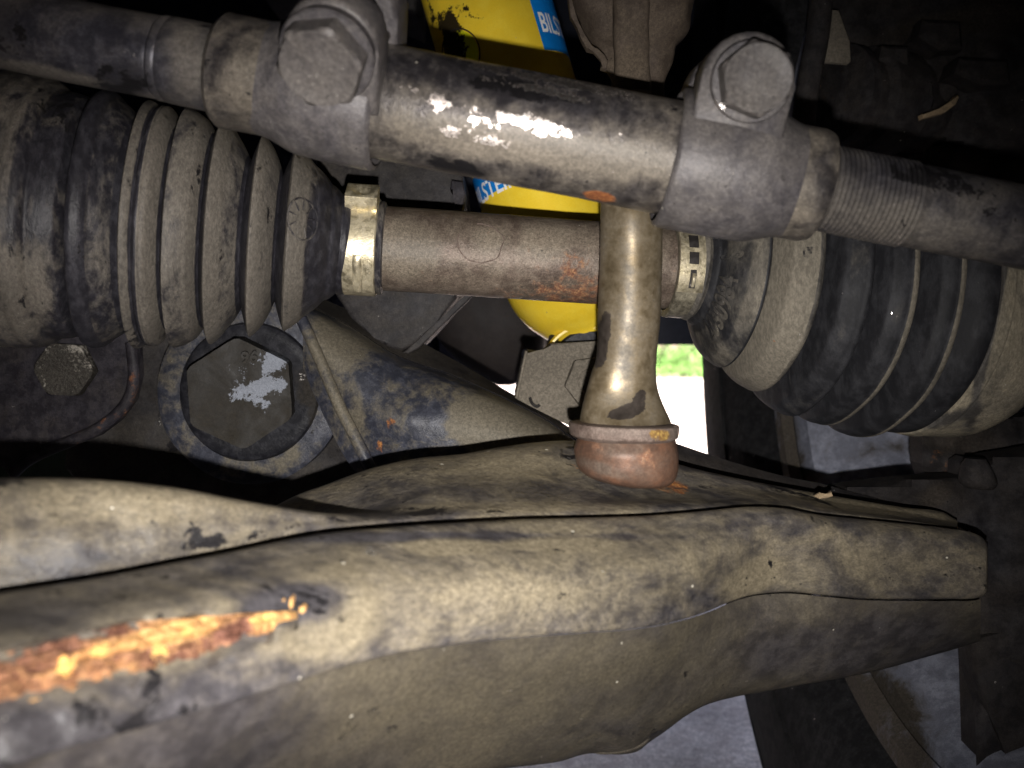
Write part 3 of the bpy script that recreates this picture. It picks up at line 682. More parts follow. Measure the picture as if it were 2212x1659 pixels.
def clamp(pxc, half, rot, parent, hexrot, epx, ehalf, hr, side):
    c = ax(pxc); L_ = half
    up_ = Vector((0, -math.sin(rot), math.cos(rot))); up_ = (up_ - TA * up_.dot(TA)).normalized()
    w = TA.cross(up_); 
    if w.y > 0: w = -w                                    # w faces the camera
    ro, ri = U(150, TD), rs * .99
    seg = 64; cl = []
    # band with ears: cross-section in (up, w), swept along the rod
    sec = []
    gap = .0016; ez = ro * .98; V = .030
    for k in range(seg + 1):
        a = math.radians(112) + math.radians(316 - 180 + 180) * 0
    a0 = math.radians(8); 
    for k in range(seg + 1):                              # outside round the bottom
        a = a0 + (2 * math.pi - 2 * a0) * k / seg; sec.append((math.cos(a) * ro, math.sin(a) * ro))
    v = []; ns = len(sec); rows = [(-L_, -.0014), (-L_ + .0004, -.0004), (-L_ + .0012, 0), (0, 0), (L_ * .5, -.0003)] + [(L_ * .5 + .0115 * t, -.0003 - (ro - rs - .0002) * smooth01(t)) for t in (.15, .3, .45, .6, .75, .9, 1)]
    if side < 0: rows = [(-a, b) for a, b in reversed(rows)]
    for s, dr in rows:
        for (u, t) in sec:
            q = math.hypot(u, t); k = (q + dr) / q; v.append(c + TA * s + (up_ * u + w * t) * k)
    f = grid_faces(len(rows), ns, wrap=True)
    ob = make('clamp', v, f, M['clampm'], parent, sharp=70, stains=[('mud', pxc, 300, 200, 200, 0, .04), ('bare', 1545, 345, 22, 14, 0, .22), ('bare', 1500, 300, 8, 8, 0, .5)])
    c = ax(epx); L_ = ehalf; pxc = epx
    # the two ears: rounded lugs, front and rear
    def ear(w0, w1, Vt, hw):
        pts = [(-hw * 1.05, .004)] + [(-hw, Vt - hw)] + [(-hw * math.cos(t), Vt - hw + hw * math.sin(t)) for t in [math.radians(10 + 16 * k) for k in range(11)]] + [(hw, Vt - hw), (hw * 1.05, .004)]
        bm = bmesh.new()
        fr = [bm.verts.new(c + TA * x + up_ * y + w * w1) for x, y in pts]; bk = [bm.verts.new(c + TA * x + up_ * y + w * w0) for x, y in pts]
        a = bm.faces.new(fr); b = bm.faces.new(list(reversed(bk))); m = len(fr)
        for i in range(m): bm.faces.new((fr[i], bk[i], bk[(i + 1) % m], fr[(i + 1) % m]))
        bmesh.ops.bevel(bm, geom=list(a.edges) + list(b.edges), offset=.0016, segments=3, profile=.5, affect='EDGES', clamp_overlap=True)
        bm.verts.index_update(); vv = [x.co.copy() for x in bm.verts]; ff = [tuple(q.index for q in g_.verts) for g_ in bm.faces]; bm.free()
        return vv, ff
    make('ear', *ear(.004, ro * .85, V, L_), M['clampm'], ob, sharp=50, stains=[('mud', pxc, 120, 200, 200, 0, .05)])
    make('ear', *ear(-ro * .97, -.004, V * .97, L_), M['clampm'], ob, sharp=50)
    bc = c + up_ * .0185
    n = w
    make('washer', *lathe(bc + n * (ro * .96), n, [(-.0032, hr * 1.04), (0, hr * 1.04), (.0008, hr * 1.08), (.0014, hr * 1.04), (.0015, .005)], 64), M['clampm'], ob, stains=[('bare', 1540, 235, 24, 24, 30, .5), ('bare', 1640, 246, 26, 10, 0, .45)])  # worn-bright spots painted where the washer glints
    make('bolt_head', *hexhead(bc + n * (ro * .96 + .0014), n, hr, .0058, hexrot, dome=.05), M['clampm'], ob, stains=[('mud', pxc, 160, 200, 200, 0, .12), ('bare', 1570, 225, 16, 10, 0, .2)])
    return ob
clamp(728, U(106, TD), math.radians(44), tr, math.radians(8), 752, U(92, TD), .0098, -1)
clamp(1556, U(120, TD), math.radians(10), tr, math.radians(38), 1548, U(92, TD), .0084, 1)

# ------------------------------------------------------------------ stabilizer link
lk = thing('stabilizer_link', P(1352, 1045, .245), 'brassy vertical stabilizer link with a rusty ball end standing on the lower arm', 'stabilizer link')
LD = .245
sv = [(290, 1300, 1432, .252, 1, 1, 0), (445, 1297, 1430, LD, 1, 1, 0), (560, 1296, 1430, LD, 1, 1, 0), (678, 1291, 1426, LD, 1, .95, 0), (730, 1291, 1421, LD, .95, .9, 0), (775, 1288, 1417, LD, .85, .85, 0), (805, 1278, 1416, LD, .78, .85, 0), (840, 1268, 1420, LD, .72, .85, 0),
      (870, 1260, 1430, LD, .72, .85, 0), (898, 1254, 1443, LD, .78, .9, 0), (912, 1252, 1449, LD, .85, 1, 0)]
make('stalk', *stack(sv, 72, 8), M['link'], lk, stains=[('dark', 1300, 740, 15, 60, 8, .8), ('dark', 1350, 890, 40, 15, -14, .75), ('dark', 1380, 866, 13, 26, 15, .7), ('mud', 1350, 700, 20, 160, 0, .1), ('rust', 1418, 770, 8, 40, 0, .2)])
make('collar', *stack([(912, 1256, 1448, LD, .9, 1, .03), (914, 1236, 1460, LD, .95, 1, .03), (918, 1230, 1465, LD, .97, 1, .03), (938, 1230, 1463, LD, .97, 1, .03), (944, 1236, 1456, LD, .95, 1, .03), (950, 1248, 1450, LD, .9, 1, .03)], 72, 4, wob=.0005), M['collar'], lk, stains=[('rust', 1425, 940, 26, 14, 0, .35), ('mud', 1350, 930, 70, 10, 0, .1)])
make('collar_tab', *prism([(1446, 920), (1462, 920), (1467, 928), (1466, 944), (1458, 952), (1446, 950)], LD - .006, .012, .001), M['collar'], lk)
make('ball_housing', *stack([(940, 1252, 1454, LD, .9, 1, 0), (950, 1246, 1458, LD, .92, 1, .0), (970, 1240, 1463, LD, .95, 1, .01), (990, 1242, 1464, LD, .95, 1, .04), (1008, 1245, 1463, LD, .95, 1, .06), (1024, 1254, 1458, LD, .95, 1, .07), (1036, 1272, 1448, LD, .95, 1, .08), (1044, 1300, 1430, LD, .95, 1, .08), (1050, 1340, 1400, LD, .9, 1, .08)], 72, 6), M['copper'], lk, stains=[('rust', 1390, 990, 60, 40, 0, .2), ('rust', 1285, 975, 40, 24, 20, .2), ('mud', 1345, 965, 60, 22, 0, .12), ('mud', 1300, 1012, 60, 12, 20, .2)])
cup = make('upper_cup', *stack([(-120, 1215, 1512, .275, .8, 1, 0), (0, 1229, 1497, .275, .8, .9, 0), (31, 1238, 1494, .275, .8, .85, 0), (70, 1260, 1484, .275, .75, .85, 0), (101, 1276, 1460, .275, .7, .9, 0), (122, 1300, 1456, .275, .6, 1, 0), (147, 1304, 1450, .275, .55, 1, 0), (187, 1318, 1436, .275, .55, 1, 0), (260, 1324, 1432, .272, .55, 1, 0)], 72, 8, wob=.0016), M['cup'], lk, stains=[('mud', 1350, 150, 40, 30, 0, .25), ('bare', 1382, 146, 9, 8, 0, .5), ('rust', 1280, 40, 40, 40, 0, .15)])
make('cup_core', *stack([(-120, 1318, 1408, .262, .6, .7, 0), (0, 1322, 1404, .262, .6, .7, 0), (120, 1326, 1402, .264, .6, .7, 0), (200, 1330, 1408, .266, .6, .8, 0)], 40, 5, wob=.0004), M['cup'], lk, stains=[('mud', 1370, 150, 34, 40, 0, .2)])
make('torn_edge', *prism([(1228, -40), (1240, 28), (1254, 50), (1262, 78), (1276, 100), (1290, 103), (1306, 118), (1314, 132), (1310, 150), (1298, 146), (1300, 128), (1284, 110), (1268, 106), (1256, 84), (1246, 58), (1232, 34), (1222, -40)], .262, .003, .0004), M['cup'], lk)

# ------------------------------------------------------------------ yellow shock absorber
sh = thing('shock_absorber', P(1235, 735, .37), 'bright yellow shock absorber tube with a blue printed label', 'shock absorber')
K0 = P(1046, -120 + 0, .372) if False else None
Ka = P(1050, 0, .372); Kb = P(1190, 480, .366); KA = (Kb - Ka).normalized()
kr = U(136, .37)
def sK(py): return (P(1050 + 140 * (py / 480.), py, .372 - .006 * py / 480.) - Ka).dot(KA)
pr = [(sK(-140), kr), (sK(575), kr), (sK(605), kr * .99), (sK(640), kr * .93), (sK(680), kr * .78), (sK(705), kr * .62), (sK(722), kr * .52), (sK(745), kr * .50), (sK(775), kr * .48)]
prs = dense(pr[:2], .0012) + [tuple(q) for q in spline([Vector(p) for p in pr[1:]], 8)]
kb = make('tube', *lathe(Ka, KA, prs, 128), M['yellow'], sh, stains=[('dark', 985, 105, 26, 60, -8, .75), ('dark', 960, 45, 22, 26, 0, .42), ('dark', 1010, 25, 46, 14, 20, .30), ('dark', 925, 20, 12, 40, -15, .2), ('mud', 930, 60, 24, 70, -15, .35), ('mud', 1080, 60, 30, 90, -15, .1)])
As, e1, e2 = frame(KA)
sx = 1 if e2.x > 0 else -1
def KR(py): return sK(py)
deg = math.radians
def sF(py, a):                                       # photo row seen on the tube's skin at angle a from its front
    f_ = (.372 - kr * math.cos(deg(a))) / .372; return sK(CY - (CY - py) * f_)
# upper label
lab = make('label', *ring_patch(Ka, KA, sF(-160, 50), sF(146, 50), *sorted((sx * deg(34), sx * deg(100))), kr + .00006, .00006, 30, 10), M['blue'], sh)
def tube_text(body, s_mid, a_start, size, parent, wid=1.0, flip=1):
    tv_, tf_ = text_shape(body, size); x0 = min(v.x for v in tv_); V = []
    for v in tv_:
        a = sx * (a_start + (v.x - x0) * wid / kr); s = s_mid - v.y
        V.append(Ka + As * s + (e1 * math.cos(a) + e2 * math.sin(a)) * (kr + .00022))
    return make('lettering', V, tf_, M['white'], parent, smooth=False)
tube_text('BILSTEIN', sF(92, 55), deg(38), .0122, lab, .62)
lab2 = make('label', *ring_patch(Ka, KA, sF(340, 60), sF(396, 60), *sorted((-sx * deg(100), -sx * deg(30))), kr + .00006, .00006, 30, 6), M['blue'], sh)
tube_text('BILSTEIN', sF(386, 60), deg(-86), .0105, lab2, .8)
# round sticker with its black outline
def onK(u, w, lift): 
    a = sx * w / kr; return Ka + As * u + (e1 * math.cos(a) + e2 * math.sin(a)) * (kr + lift)
su = sF(100, 40); wc = -kr * math.asin(min(.99, 97 / 136.)); R_ = .0112; tv_ = [onK(su, wc, .0002)]; tf_ = []
nR, nS = 8, 40
for i in range(1, nR + 1):
    for k in range(nS):
        t = 2 * math.pi * k / nS; tv_.append(onK(su + R_ * i / nR * math.cos(t), wc + R_ * i / nR * math.sin(t), .0002))
for k in range(nS): tf_.append((0, 1 + k, 1 + (k + 1) % nS))
for i in range(nR - 1): 
    for k in range(nS): tf_.append((1 + i * nS + k, 1 + i * nS + (k + 1) % nS, 1 + (i + 1) * nS + (k + 1) % nS, 1 + (i + 1) * nS + k))
make('sticker', tv_, tf_, M['yellow'], sh, stains=[('dark', 985, 110, 24, 60, -5, .7), ('dark', 960, 60, 18, 30, 0, .5), ('mud', 990, 45, 30, 20, 20, .3)])
wv_ = [onK(su, wc, .0003)]; wf_ = []
for i in range(1, 6):
    for k in range(15):
        t = math.radians(50 + 110 * k / 14.); wv_.append(onK(su + R_ * i / 5.2 * math.cos(t), wc + R_ * i / 5.2 * math.sin(t), .0003))
for k in range(14): wf_.append((0, 1 + k, 2 + k))
for i in range(4):
    for k in range(14): wf_.append((1 + i * 15 + k, 2 + i * 15 + k, 17 + i * 15 + k, 16 + i * 15 + k))
make('bright_sector', wv_, wf_, M['neon'], sh, stains=[('dark', 985, 110, 24, 50, -5, .6), ('mud', 985, 50, 30, 18, 30, .25)])
make('sticker_outline', *tube([onK(su + (R_ + .0002) * math.cos(t), wc + (R_ + .0002) * math.sin(t), .0003) for t in [2 * math.pi * k / 48 for k in range(49)]], .0003, 6, 1), M['ink'], sh)
make('bushing', *lathe(P(1262, 790, .372), Vector((0, -1, 0)), [(-.012, .0155), (.022, .0155), (.023, .0145), (.023, .004)], 48), M['bush'], sh)
make('eye_rim', *lathe(P(1262, 790, .35), Vector((0, -1, 0)), [(-.014, .0172), (0, .0172), (.001, .0165), (.001, .0156), (-.012, .0156)], 48, cap=False), M['yellow'], sh)

# fork bracket that carries the shock's foot
fk = thing('shock_bracket', P(1250, 935, .34), 'dusty tan steel bracket with a nut holding the foot of the yellow shock', 'bracket')
fko = [(1136, 758), (1160, 762), (1178, 758), (1188, 742), (1300, 736), (1395, 740), (1392, 960), (1240, 925), (1150, 880), (1115, 862), (1122, 820)]
make('plate', *prism(fko, .335, .006, .0008), M['fork'], fk, stains=[('mud', 1160, 880, 60, 40, 20, .15), ('dark', 1150, 850, 6, 5, 0, .4), ('mud', 1190, 800, 60, 60, 0, .12)])
make('flange', *prism([(1112, 860), (1134, 757), (1140, 758), (1119, 862)], .333, .05, .0006), M['fork'], fk)
make('lip', *tube([P(1134, 765, .34), P(1165, 768, .345), P(1188, 755, .35), P(1196, 730, .355)], .0022, 10, 6), M['bush'], fk)
nt_ = make('nut', *hexhead(P(1276, 825, .334), (0.1, -1, 0), .0108, .004, deg(8), dome=.05), M['fork'], fk, stains=[('mud', 1270, 820, 60, 60, 0, .15)])
make('bolt_end', *lathe(P(1276, 825, .331), Vector((.1, -1, 0)), [(0, .0052), (.0015, .0052), (.002, .0045)], 32), M['fork'], fk)
make('drip', *tube([P(1144, 858, .3345), P(1150, 872, .3345), P(1160, 878, .3345), P(1166, 874, .3345)], .0006, 8, 4), M['ink'], fk)

# ------------------------------------------------------------------ V-shaped bracket behind the shaft
vb = thing('hanging_bracket', P(860, 750, .34), 'dark flat bracket plate with rounded point hanging behind the drive shaft', 'bracket')
vo = [(680, 330), (860, 335), (1000, 372), (1005, 440), (985, 470), (1000, 560), (985, 645), (940, 700), (893, 748), (868, 757), (840, 752), (808, 730), (760, 690), (700, 600), (690, 400)]
make('plate', *prism(vo, .338, .05, .0018), M['plate'], vb, stains=[('dark', 850, 735, 60, 20, 10, .2), ('rust', 745, 385, 40, 50, 0, .2), ('mud', 720, 380, 40, 40, 0, .2)])
make('edge_flange', *prism([(1002, 640), (1010, 632), (1018, 642), (905, 752), (882, 764), (866, 762), (893, 744)], .336, .006, .0012), M['plate'], vb)
sb = make('pipe_clip', *prism([(975, 388), (1000, 392), (1006, 420), (998, 455), (978, 452), (985, 425), (972, 410)], .33, .008, .001), M['bracket'])
tag(sb, 'small brown metal clip beside the blue label above the drive shaft', 'clip')

# ------------------------------------------------------------------ rear arm with bushing and large bolt
ra = thing('rear_arm', P(900, 950, .33), 'blue-black stamped rear arm with tan mud flakes and a large oily bolt', 'suspension arm')
xs_ = [640, 690, 760, 846, 940, 1040, 1109, 1180, 1243, 1300, 1400]
T_top = [(640, 600), (690, 640), (760, 672), (846, 706), (900, 734), (1000, 788), (1109, 852), (1180, 890), (1243, 930), (1400, 990)]
T_cr = [(640, 640), (690, 668), (760, 705), (846, 760), (980, 810), (1109, 868), (1180, 905), (1243, 948), (1400, 1010)]
T_bot = [(640, 760), (700, 900), (760, 1010), (846, 1080), (1000, 1100), (1109, 1080), (1243, 1060), (1400, 1080)]
def rowsurf(tabs, ds_, x0, x1, nx, ny, bulge=0, noi=0):
    """sheet between successive photo curves; ds_ gives a distance table per curve"""
    v = []
    for i in range(len(tabs) - 1 and (len(tabs) - 1) * ny + 1):
        pass
    R = (len(tabs) - 1) * ny + 1
    for r in range(R):
        k = min(r // ny, len(tabs) - 2); t = (r - k * ny) / ny
        for c in range(nx + 1):
            x = x0 + (x1 - x0) * c / nx
            ys = [curve1(tb, x) for tb in tabs]; dd = [curve1(db, x) for db in ds_]
            g = lambda a, j: a[max(0, min(len(a) - 1, j))]
            y = cr(g(ys, k - 1), g(ys, k), g(ys, k + 1), g(ys, k + 2), t) if bulge else ys[k] + (ys[k + 1] - ys[k]) * t
            d = cr(g(dd, k - 1), g(dd, k), g(dd, k + 1), g(dd, k + 2), t) if bulge else dd[k] + (dd[k + 1] - dd[k]) * t
            if noi: d -= noi * (mnoise.noise(Vector((x / 120, y / 90, 3))) + .4 * mnoise.noise(Vector((x / 45, y / 40, 8))))
            v.append(P(x, y, d))
    return v, grid_faces(R, nx + 1)
make('top_flange', *rowsurf([T_top, T_cr, [(x, y + 14) for x, y in T_cr]], [[(640, .355), (1400, .345)], [(640, .339), (1400, .328)], [(640, .345), (1400, .334)]], 640, 1400, 60, 6), M['plate'], ra, stains=[('mud', 820, 700, 160, 60, 28, .2)])
T_mid = [(640, 700), (700, 770), (760, 850), (846, 905), (1000, 940), (1109, 955), (1243, 990), (1400, 1040)]
make('arm_shell', *rowsurf([[(x, y + 3) for x, y in T_cr], [(x, y * .75 + curve1(T_mid, x) * .25) for x, y in T_cr], T_mid, T_bot], [[(640, .337), (1400, .324)], [(640, .325), (846, .318), (1400, .313)], [(640, .318), (846, .308), (1109, .306), (1400, .306)], [(640, .322), (1400, .306)]], 655, 1400, 110, 14, bulge=1, noi=.0012), M['reararm'], ra,
     stains=[('mud', 1090, 930, 110, 60, 15, .42), ('mud', 1200, 950, 90, 60, 15, .55), ('mud', 760, 730, 70, 60, 40, .14), ('mud', 980, 860, 60, 30, 20, .08), ('rust', 845, 915, 14, 16, 0, .38), ('rust', 820, 965, 12, 20, 0, .38), ('mud', 740, 830, 30, 140, -20, .12)])
make('seam_flange', *tube([P(652, 690, .318), P(690, 775, .314), P(730, 870, .311), P(770, 950, .309), P(800, 1010, .309)], .0022, 12, 8), M['reararm'], ra, stains=[('mud', 720, 850, 60, 200, 0, .15)])
# mounting web round the bushing
web = [(270, 720), (420, 690), (560, 660), (660, 690), (700, 790), (745, 890), (800, 1000), (840, 1180), (300, 1180), (140, 1010), (150, 930), (250, 860), (262, 760)]
lumpy(web, .345, .02, .003, 80, M['plate'], 'mounting_web', ra, n=0, bev=.002, stains=[('mud', 330, 980, 120, 60, 20, .14), ('mud', 640, 990, 60, 60, 0, .1), ('dark', 420, 1000, 60, 60, 0, .1)])
bc = P(546, 845, .335)
make('bushing', *lathe(bc, Vector((.03, -1, 0)), [(-.01, .0275), (.003, .0275), (.0055, .0262), (.0062, .0245), (.0060, .0225), (.0055, .0150)], 96, wob=.0003), M['bush'], ra, stains=[('bare', 658, 815, 7, 12, 0, .4), ('mud', 680, 880, 20, 90, -10, .2)])  # bare spot paints the highlight on the ring's rim
make('bushing_flange', *lathe(bc, Vector((.03, -1, 0)), [(-.005, .036), (.003, .036), (.004, .0345), (.004, .030)], 96, wob=.0006), M['reararm'], ra, stains=[('mud', 560, 980, 80, 40, 0, .2)])
bn = Vector((.16, -1, -.05)).normalized()
bb = make('bolt_head', *hexhead(bc + Vector((.0, -.0095, .001)), bn, U(119, .322), .013, deg(-27), dome=.0, rim=.97), M['oilbolt'], ra,
     stains=[('bare', 590, 765, 34, 30, 45, .44), ('bare', 588, 828, 30, 30, 0, .62), ('bare', 575, 868, 28, 18, -20, .5), ('bare', 514, 858, 12, 24, 0, .5), ('bare', 560, 795, 70, 11, -16, .38), ('bare', 548, 835, 24, 16, 0, .42)])
tv_, tf_ = text_shape('961', .0060)
tv_ = [P(520, 775, .3065) + Vector((v.x, 0, v.y + v.x * .12)) + Vector((0, .16 * v.x, 0)) for v in tv_]
make('stamping', *thicken(tv_, tf_, [Vector((0, -1, 0))] * len(tv_), .0003), M['oilbolt'], bb)

# left subframe bracket with a small corroded bolt
sbk = thing('subframe_bracket', P(120, 960, .31), 'black bracket with a rusty curved rim and a small corroded bolt at left', 'bracket')
so_ = [(-200, 640), (280, 640), (300, 745), (304, 810), (292, 862), (262, 905), (215, 940), (160, 962), (110, 980), (60, 1004), (32, 1030), (20, 1032), (6, 1004), (-30, 960), (-200, 900)]
make('plate', *prism(so_, .312, .003, .001), M['bracket'], sbk, stains=[('rust', 20, 900, 80, 55, 20, .6), ('rust', 20, 855, 40, 20, 0, .5), ('bare', 69, 895, 1.6, 46, -2, .5)])
rimp = [(284, 740), (290, 810), (279, 860), (250, 898), (205, 930), (155, 952), (105, 972), (58, 996), (28, 1022)]
make('rolled_rim', *tube([P(x, y, .3105) for x, y in rimp], .0022, 14, 8), M['bracket'], sbk, stains=[('rust', 230, 900, 120, 100, 0, .19), ('rust', 290, 800, 20, 60, 0, .14)])
make('bolt_head', *hexhead(P(150, 797, .3115), (.1, -1, -.02), U(64, .305), .0052, deg(-4), dome=0, rim=.93), M['saltbolt'], sbk, stains=[('mud', 180, 760, 40, 30, 20, .1), ('mud', 130, 800, 30, 40, 0, -.06)])

# ------------------------------------------------------------------ the big lower control arm
la = thing('lower_control_arm', P(1200, 1660, .2), 'large dusty black lower control arm with a long seam filling the foreground', 'control arm')
U0 = [(-150, 1300), (640, 1150), (700, 1130), (900, 1035), (1000, 1023), (1250, 995), (1500, 1040), (1800, 1100), (2060, 1150), (2150, 1160)]
U1 = [(-150, 1250), (300, 1200), (560, 1110), (640, 1070), (700, 1048), (800, 1012), (900, 990), (1000, 980), (1080, 966), (1150, 956), (1250, 953), (1400, 985), (1500, 1012), (1650, 1044), (1800, 1071), (1950, 1096), (2040, 1108), (2064, 1122), (2150, 1150)]
U2 = [(-150, 1250), (300, 1200), (560, 1140), (640, 1120), (700, 1115), (820, 1095), (900, 1062), (1000, 1040), (1100, 1026), (1250, 1020), (1400, 1035), (1500, 1050), (1650, 1062), (1800, 1085), (1950, 1108), (2064, 1130), (2150, 1155)]
U3 = [(-150, 1036), (0, 1035), (120, 1034), (250, 1040), (400, 1057), (500, 1076), (600, 1093), (700, 1107), (820, 1109), (900, 1100), (1000, 1088), (1130, 1078), (1250, 1070), (1400, 1072), (1500, 1074), (1560, 1076), (1650, 1074), (1720, 1082), (1800, 1096), (1950, 1118), (2064, 1138), (2150, 1160)]
U3b = [(-150, 1150), (0, 1140), (250, 1125), (500, 1125), (700, 1128), (820, 1121), (1000, 1106), (1250, 1096), (1400, 1092), (1560, 1089), (1650, 1085), (1800, 1104), (2064, 1140), (2150, 1160)]
U4 = [(-150, 1306), (0, 1281), (125, 1262), (250, 1241), (375, 1216), (500, 1192), (600, 1170), (700, 1152), (800, 1142), (900, 1134), (1000, 1128), (1130, 1121), (1250, 1118), (1400, 1113), (1500, 1105), (1560, 1099), (1600, 1095), (1650, 1094), (1700, 1098), (1760, 1110), (1850, 1120), (1950, 1130), (2050, 1141), (2100, 1150), (2150, 1165)]
dU0 = [(-150, .26), (640, .285), (1250, .30), (2150, .32)]
dU1 = [(-150, .22), (300, .23), (640, .243), (1000, .255), (1250, .268), (1500, .275), (1800, .285), (2150, .295)]
dU2 = [(-150, .20), (300, .21), (640, .222), (820, .219), (1000, .232), (1250, .248), (1500, .262), (1800, .275), (2150, .285)]
dU3 = [(-150, .163), (0, .165), (250, .172), (500, .183), (700, .196), (820, .206), (1000, .217), (1250, .234), (1500, .252), (1800, .268), (2150, .276)]
dU3b = [(-150, .145), (0, .148), (250, .158), (500, .171), (700, .187), (820, .195), (1000, .207), (1250, .222), (1400, .231), (1560, .244), (1800, .258), (2150, .268)]
dU4 = [(-150, .136), (0, .139), (250, .150), (500, .164), (700, .178), (900, .190), (1130, .204), (1400, .222), (1560, .234), (1800, .248), (2150, .262)]
dS = [(-150, .009), (500, .011), (1000, .012), (1400, .010), (1560, .012), (1700, .012), (2150, .010)]
dV4 = [(x, d + curve1(dS, x)) for x, d in dU4]
ST = [('dark', 350, 1190, 240, 14, -9, .22), ('dark', 60, 1085, 90, 12, 0, .2), ('dark', 620, 1140, 60, 10, -6, .2), ('dark', 960, 1105, 160, 9, -2, .22), ('dark', 760, 1118, 60, 10, 0, .25), ('dark', 1000, 1050, 60, 18, 10, .2), ('dark', 1560, 1060, 60, 12, 14, .2), ('mud', 250, 1080, 300, 50, 3, .09), ('dark', 440, 1150, 50, 30, 20, .22), ('dark', 520, 1110, 60, 14, 10, .12), ('dark', 120, 1120, 80, 14, 0, .15), ('mud', 500, 1180, 100, 30, -10, .08), ('mud', 1000, 1010, 250, 30, 0, .12), ('dark', 1140, 1060, 90, 22, 5, .24), ('dark', 880, 1100, 110, 18, 0, .16),
      ('rust', 1440, 1048, 60, 22, 14, .48), ('rust', 1260, 1015, 40, 8, 25, .4), ('dark', 1720, 1068, 90, 14, 12, .26), ('mud', 1850, 1090, 160, 14, 8, .22), ('mud', 1100, 1095, 200, 12, 0, .1)]
hook = [(x, y + 34) for x, y in U4]
usurf = rowsurf([U0, U1, U2, U3, U3b, U4, hook], [dU0, dU1, dU2, dU3, [(x, d + .004) for x, d in dU3b], dV4, [(x, d + .002) for x, d in dV4]], -150, 2068, 300, 9, bulge=1, noi=.0007)
make('upper_shell', *usurf, M['arm'], la, stains=ST, sharp=60)
gap_t = [(-150, 11), (600, 9), (1000, 8), (1400, 5), (1560, 5), (2150, 5)]
L0 = [(x, y + curve1(gap_t, x) + 4) for x, y in U4]
L1 = [(x, y + 1 + (45 * ((x - 2105) / 45.) ** 2 if x > 2105 else 0)) for x, y in U4[:-1] + [(2125, 1155), (2138, 1160), (2150, 1165)]]
L1b = [(x, y + curve1(gap_t, x) + 22) for x, y in U4]
L2 = [(-150, 1440), (0, 1420), (250, 1360), (500, 1310), (700, 1285), (850, 1270), (1000, 1256), (1250, 1238), (1400, 1225), (1500, 1212), (1570, 1196), (1650, 1180), (1750, 1190), (1900, 1205), (2100, 1218), (2150, 1220)]
L3 = [(-150, 1716), (0, 1650), (125, 1605), (250, 1570), (375, 1535), (500, 1500), (600, 1470), (700, 1440), (800, 1413), (900, 1393), (1000, 1378), (1130, 1365), (1250, 1356), (1350, 1349), (1420, 1340), (1480, 1326), (1530, 1310), (1570, 1293), (1620, 1277), (1700, 1270), (1780, 1277), (1860, 1284), (1960, 1286), (2060, 1286), (2110, 1284), (2130, 1276), (2142, 1262), (2150, 1240)]
L3b = [(x, y + 7) for x, y in L3]
L4 = [(-150, 1900), (250, 1750), (500, 1660), (1000, 1490), (1250, 1460), (1400, 1440), (1500, 1410), (1600, 1380), (1800, 1360), (2000, 1345), (2110, 1330), (2150, 1325)]
L5 = [(-150, 2150), (250, 2000), (500, 1860), (800, 1745), (1000, 1672), (1070, 1655), (1150, 1645), (1210, 1637), (1262, 1622), (1290, 1620), (1340, 1622), (1380, 1614), (1402, 1597), (1440, 1572), (1475, 1546), (1520, 1521), (1580, 1503), (1660, 1488), (1740, 1474), (1820, 1461), (1900, 1445), (2000, 1418), (2080, 1396), (2116, 1384), (2150, 1375)]
L6 = [(x, y - 22) for x, y in L5]
dL1 = [(x, d - .0008) for x, d in dU4]
dL1b = [(x, d - .007) for x, d in dU4]
dL2 = [(-150, .112), (0, .118), (250, .130), (500, .144), (700, .157), (900, .170), (1130, .184), (1400, .202), (1500, .212), (1570, .221), (1650, .232), (1800, .239), (2150, .252)]
dL3 = [(-150, .106), (0, .112), (250, .124), (500, .139), (700, .153), (900, .166), (1130, .180), (1400, .200), (1500, .212), (1570, .223), (1650, .233), (1700, .235), (1800, .236), (2150, .250)]
dL3b = [(x, d + .0030) for x, d in dL3]
dL4 = [(-150, .116), (250, .136), (500, .153), (1000, .186), (1250, .200), (1400, .212), (1500, .224), (1600, .233), (1800, .245), (2150, .259)]
dL5 = [(-150, .15), (250, .165), (500, .185), (1000, .212), (1250, .228), (1400, .236), (1500, .240), (1600, .250), (1800, .262), (2150, .275)]
dL6 = [(x, d + .03) for x, d in dL5]
def groove_pull(v):
    """long rust-filled recess at lower left pressed into the shell"""
    out = []
    for p in v:
        x, y = proj(p)
        cxl = (x, 0)
        yc = 1486 - x * .243 - 5 * math.sin(x / 110.)
        hw = 60 * max(0.0, min(1.0, (655 - x) / 420.)) ** .6 if x < 655 else 0
        if hw > 1:
            q = abs(y - yc) / hw
            if q < 1.35: p = p + Vector((0, .0075 * smooth01((1.30 - q) / .5), 0))
        out.append(p)
    return out
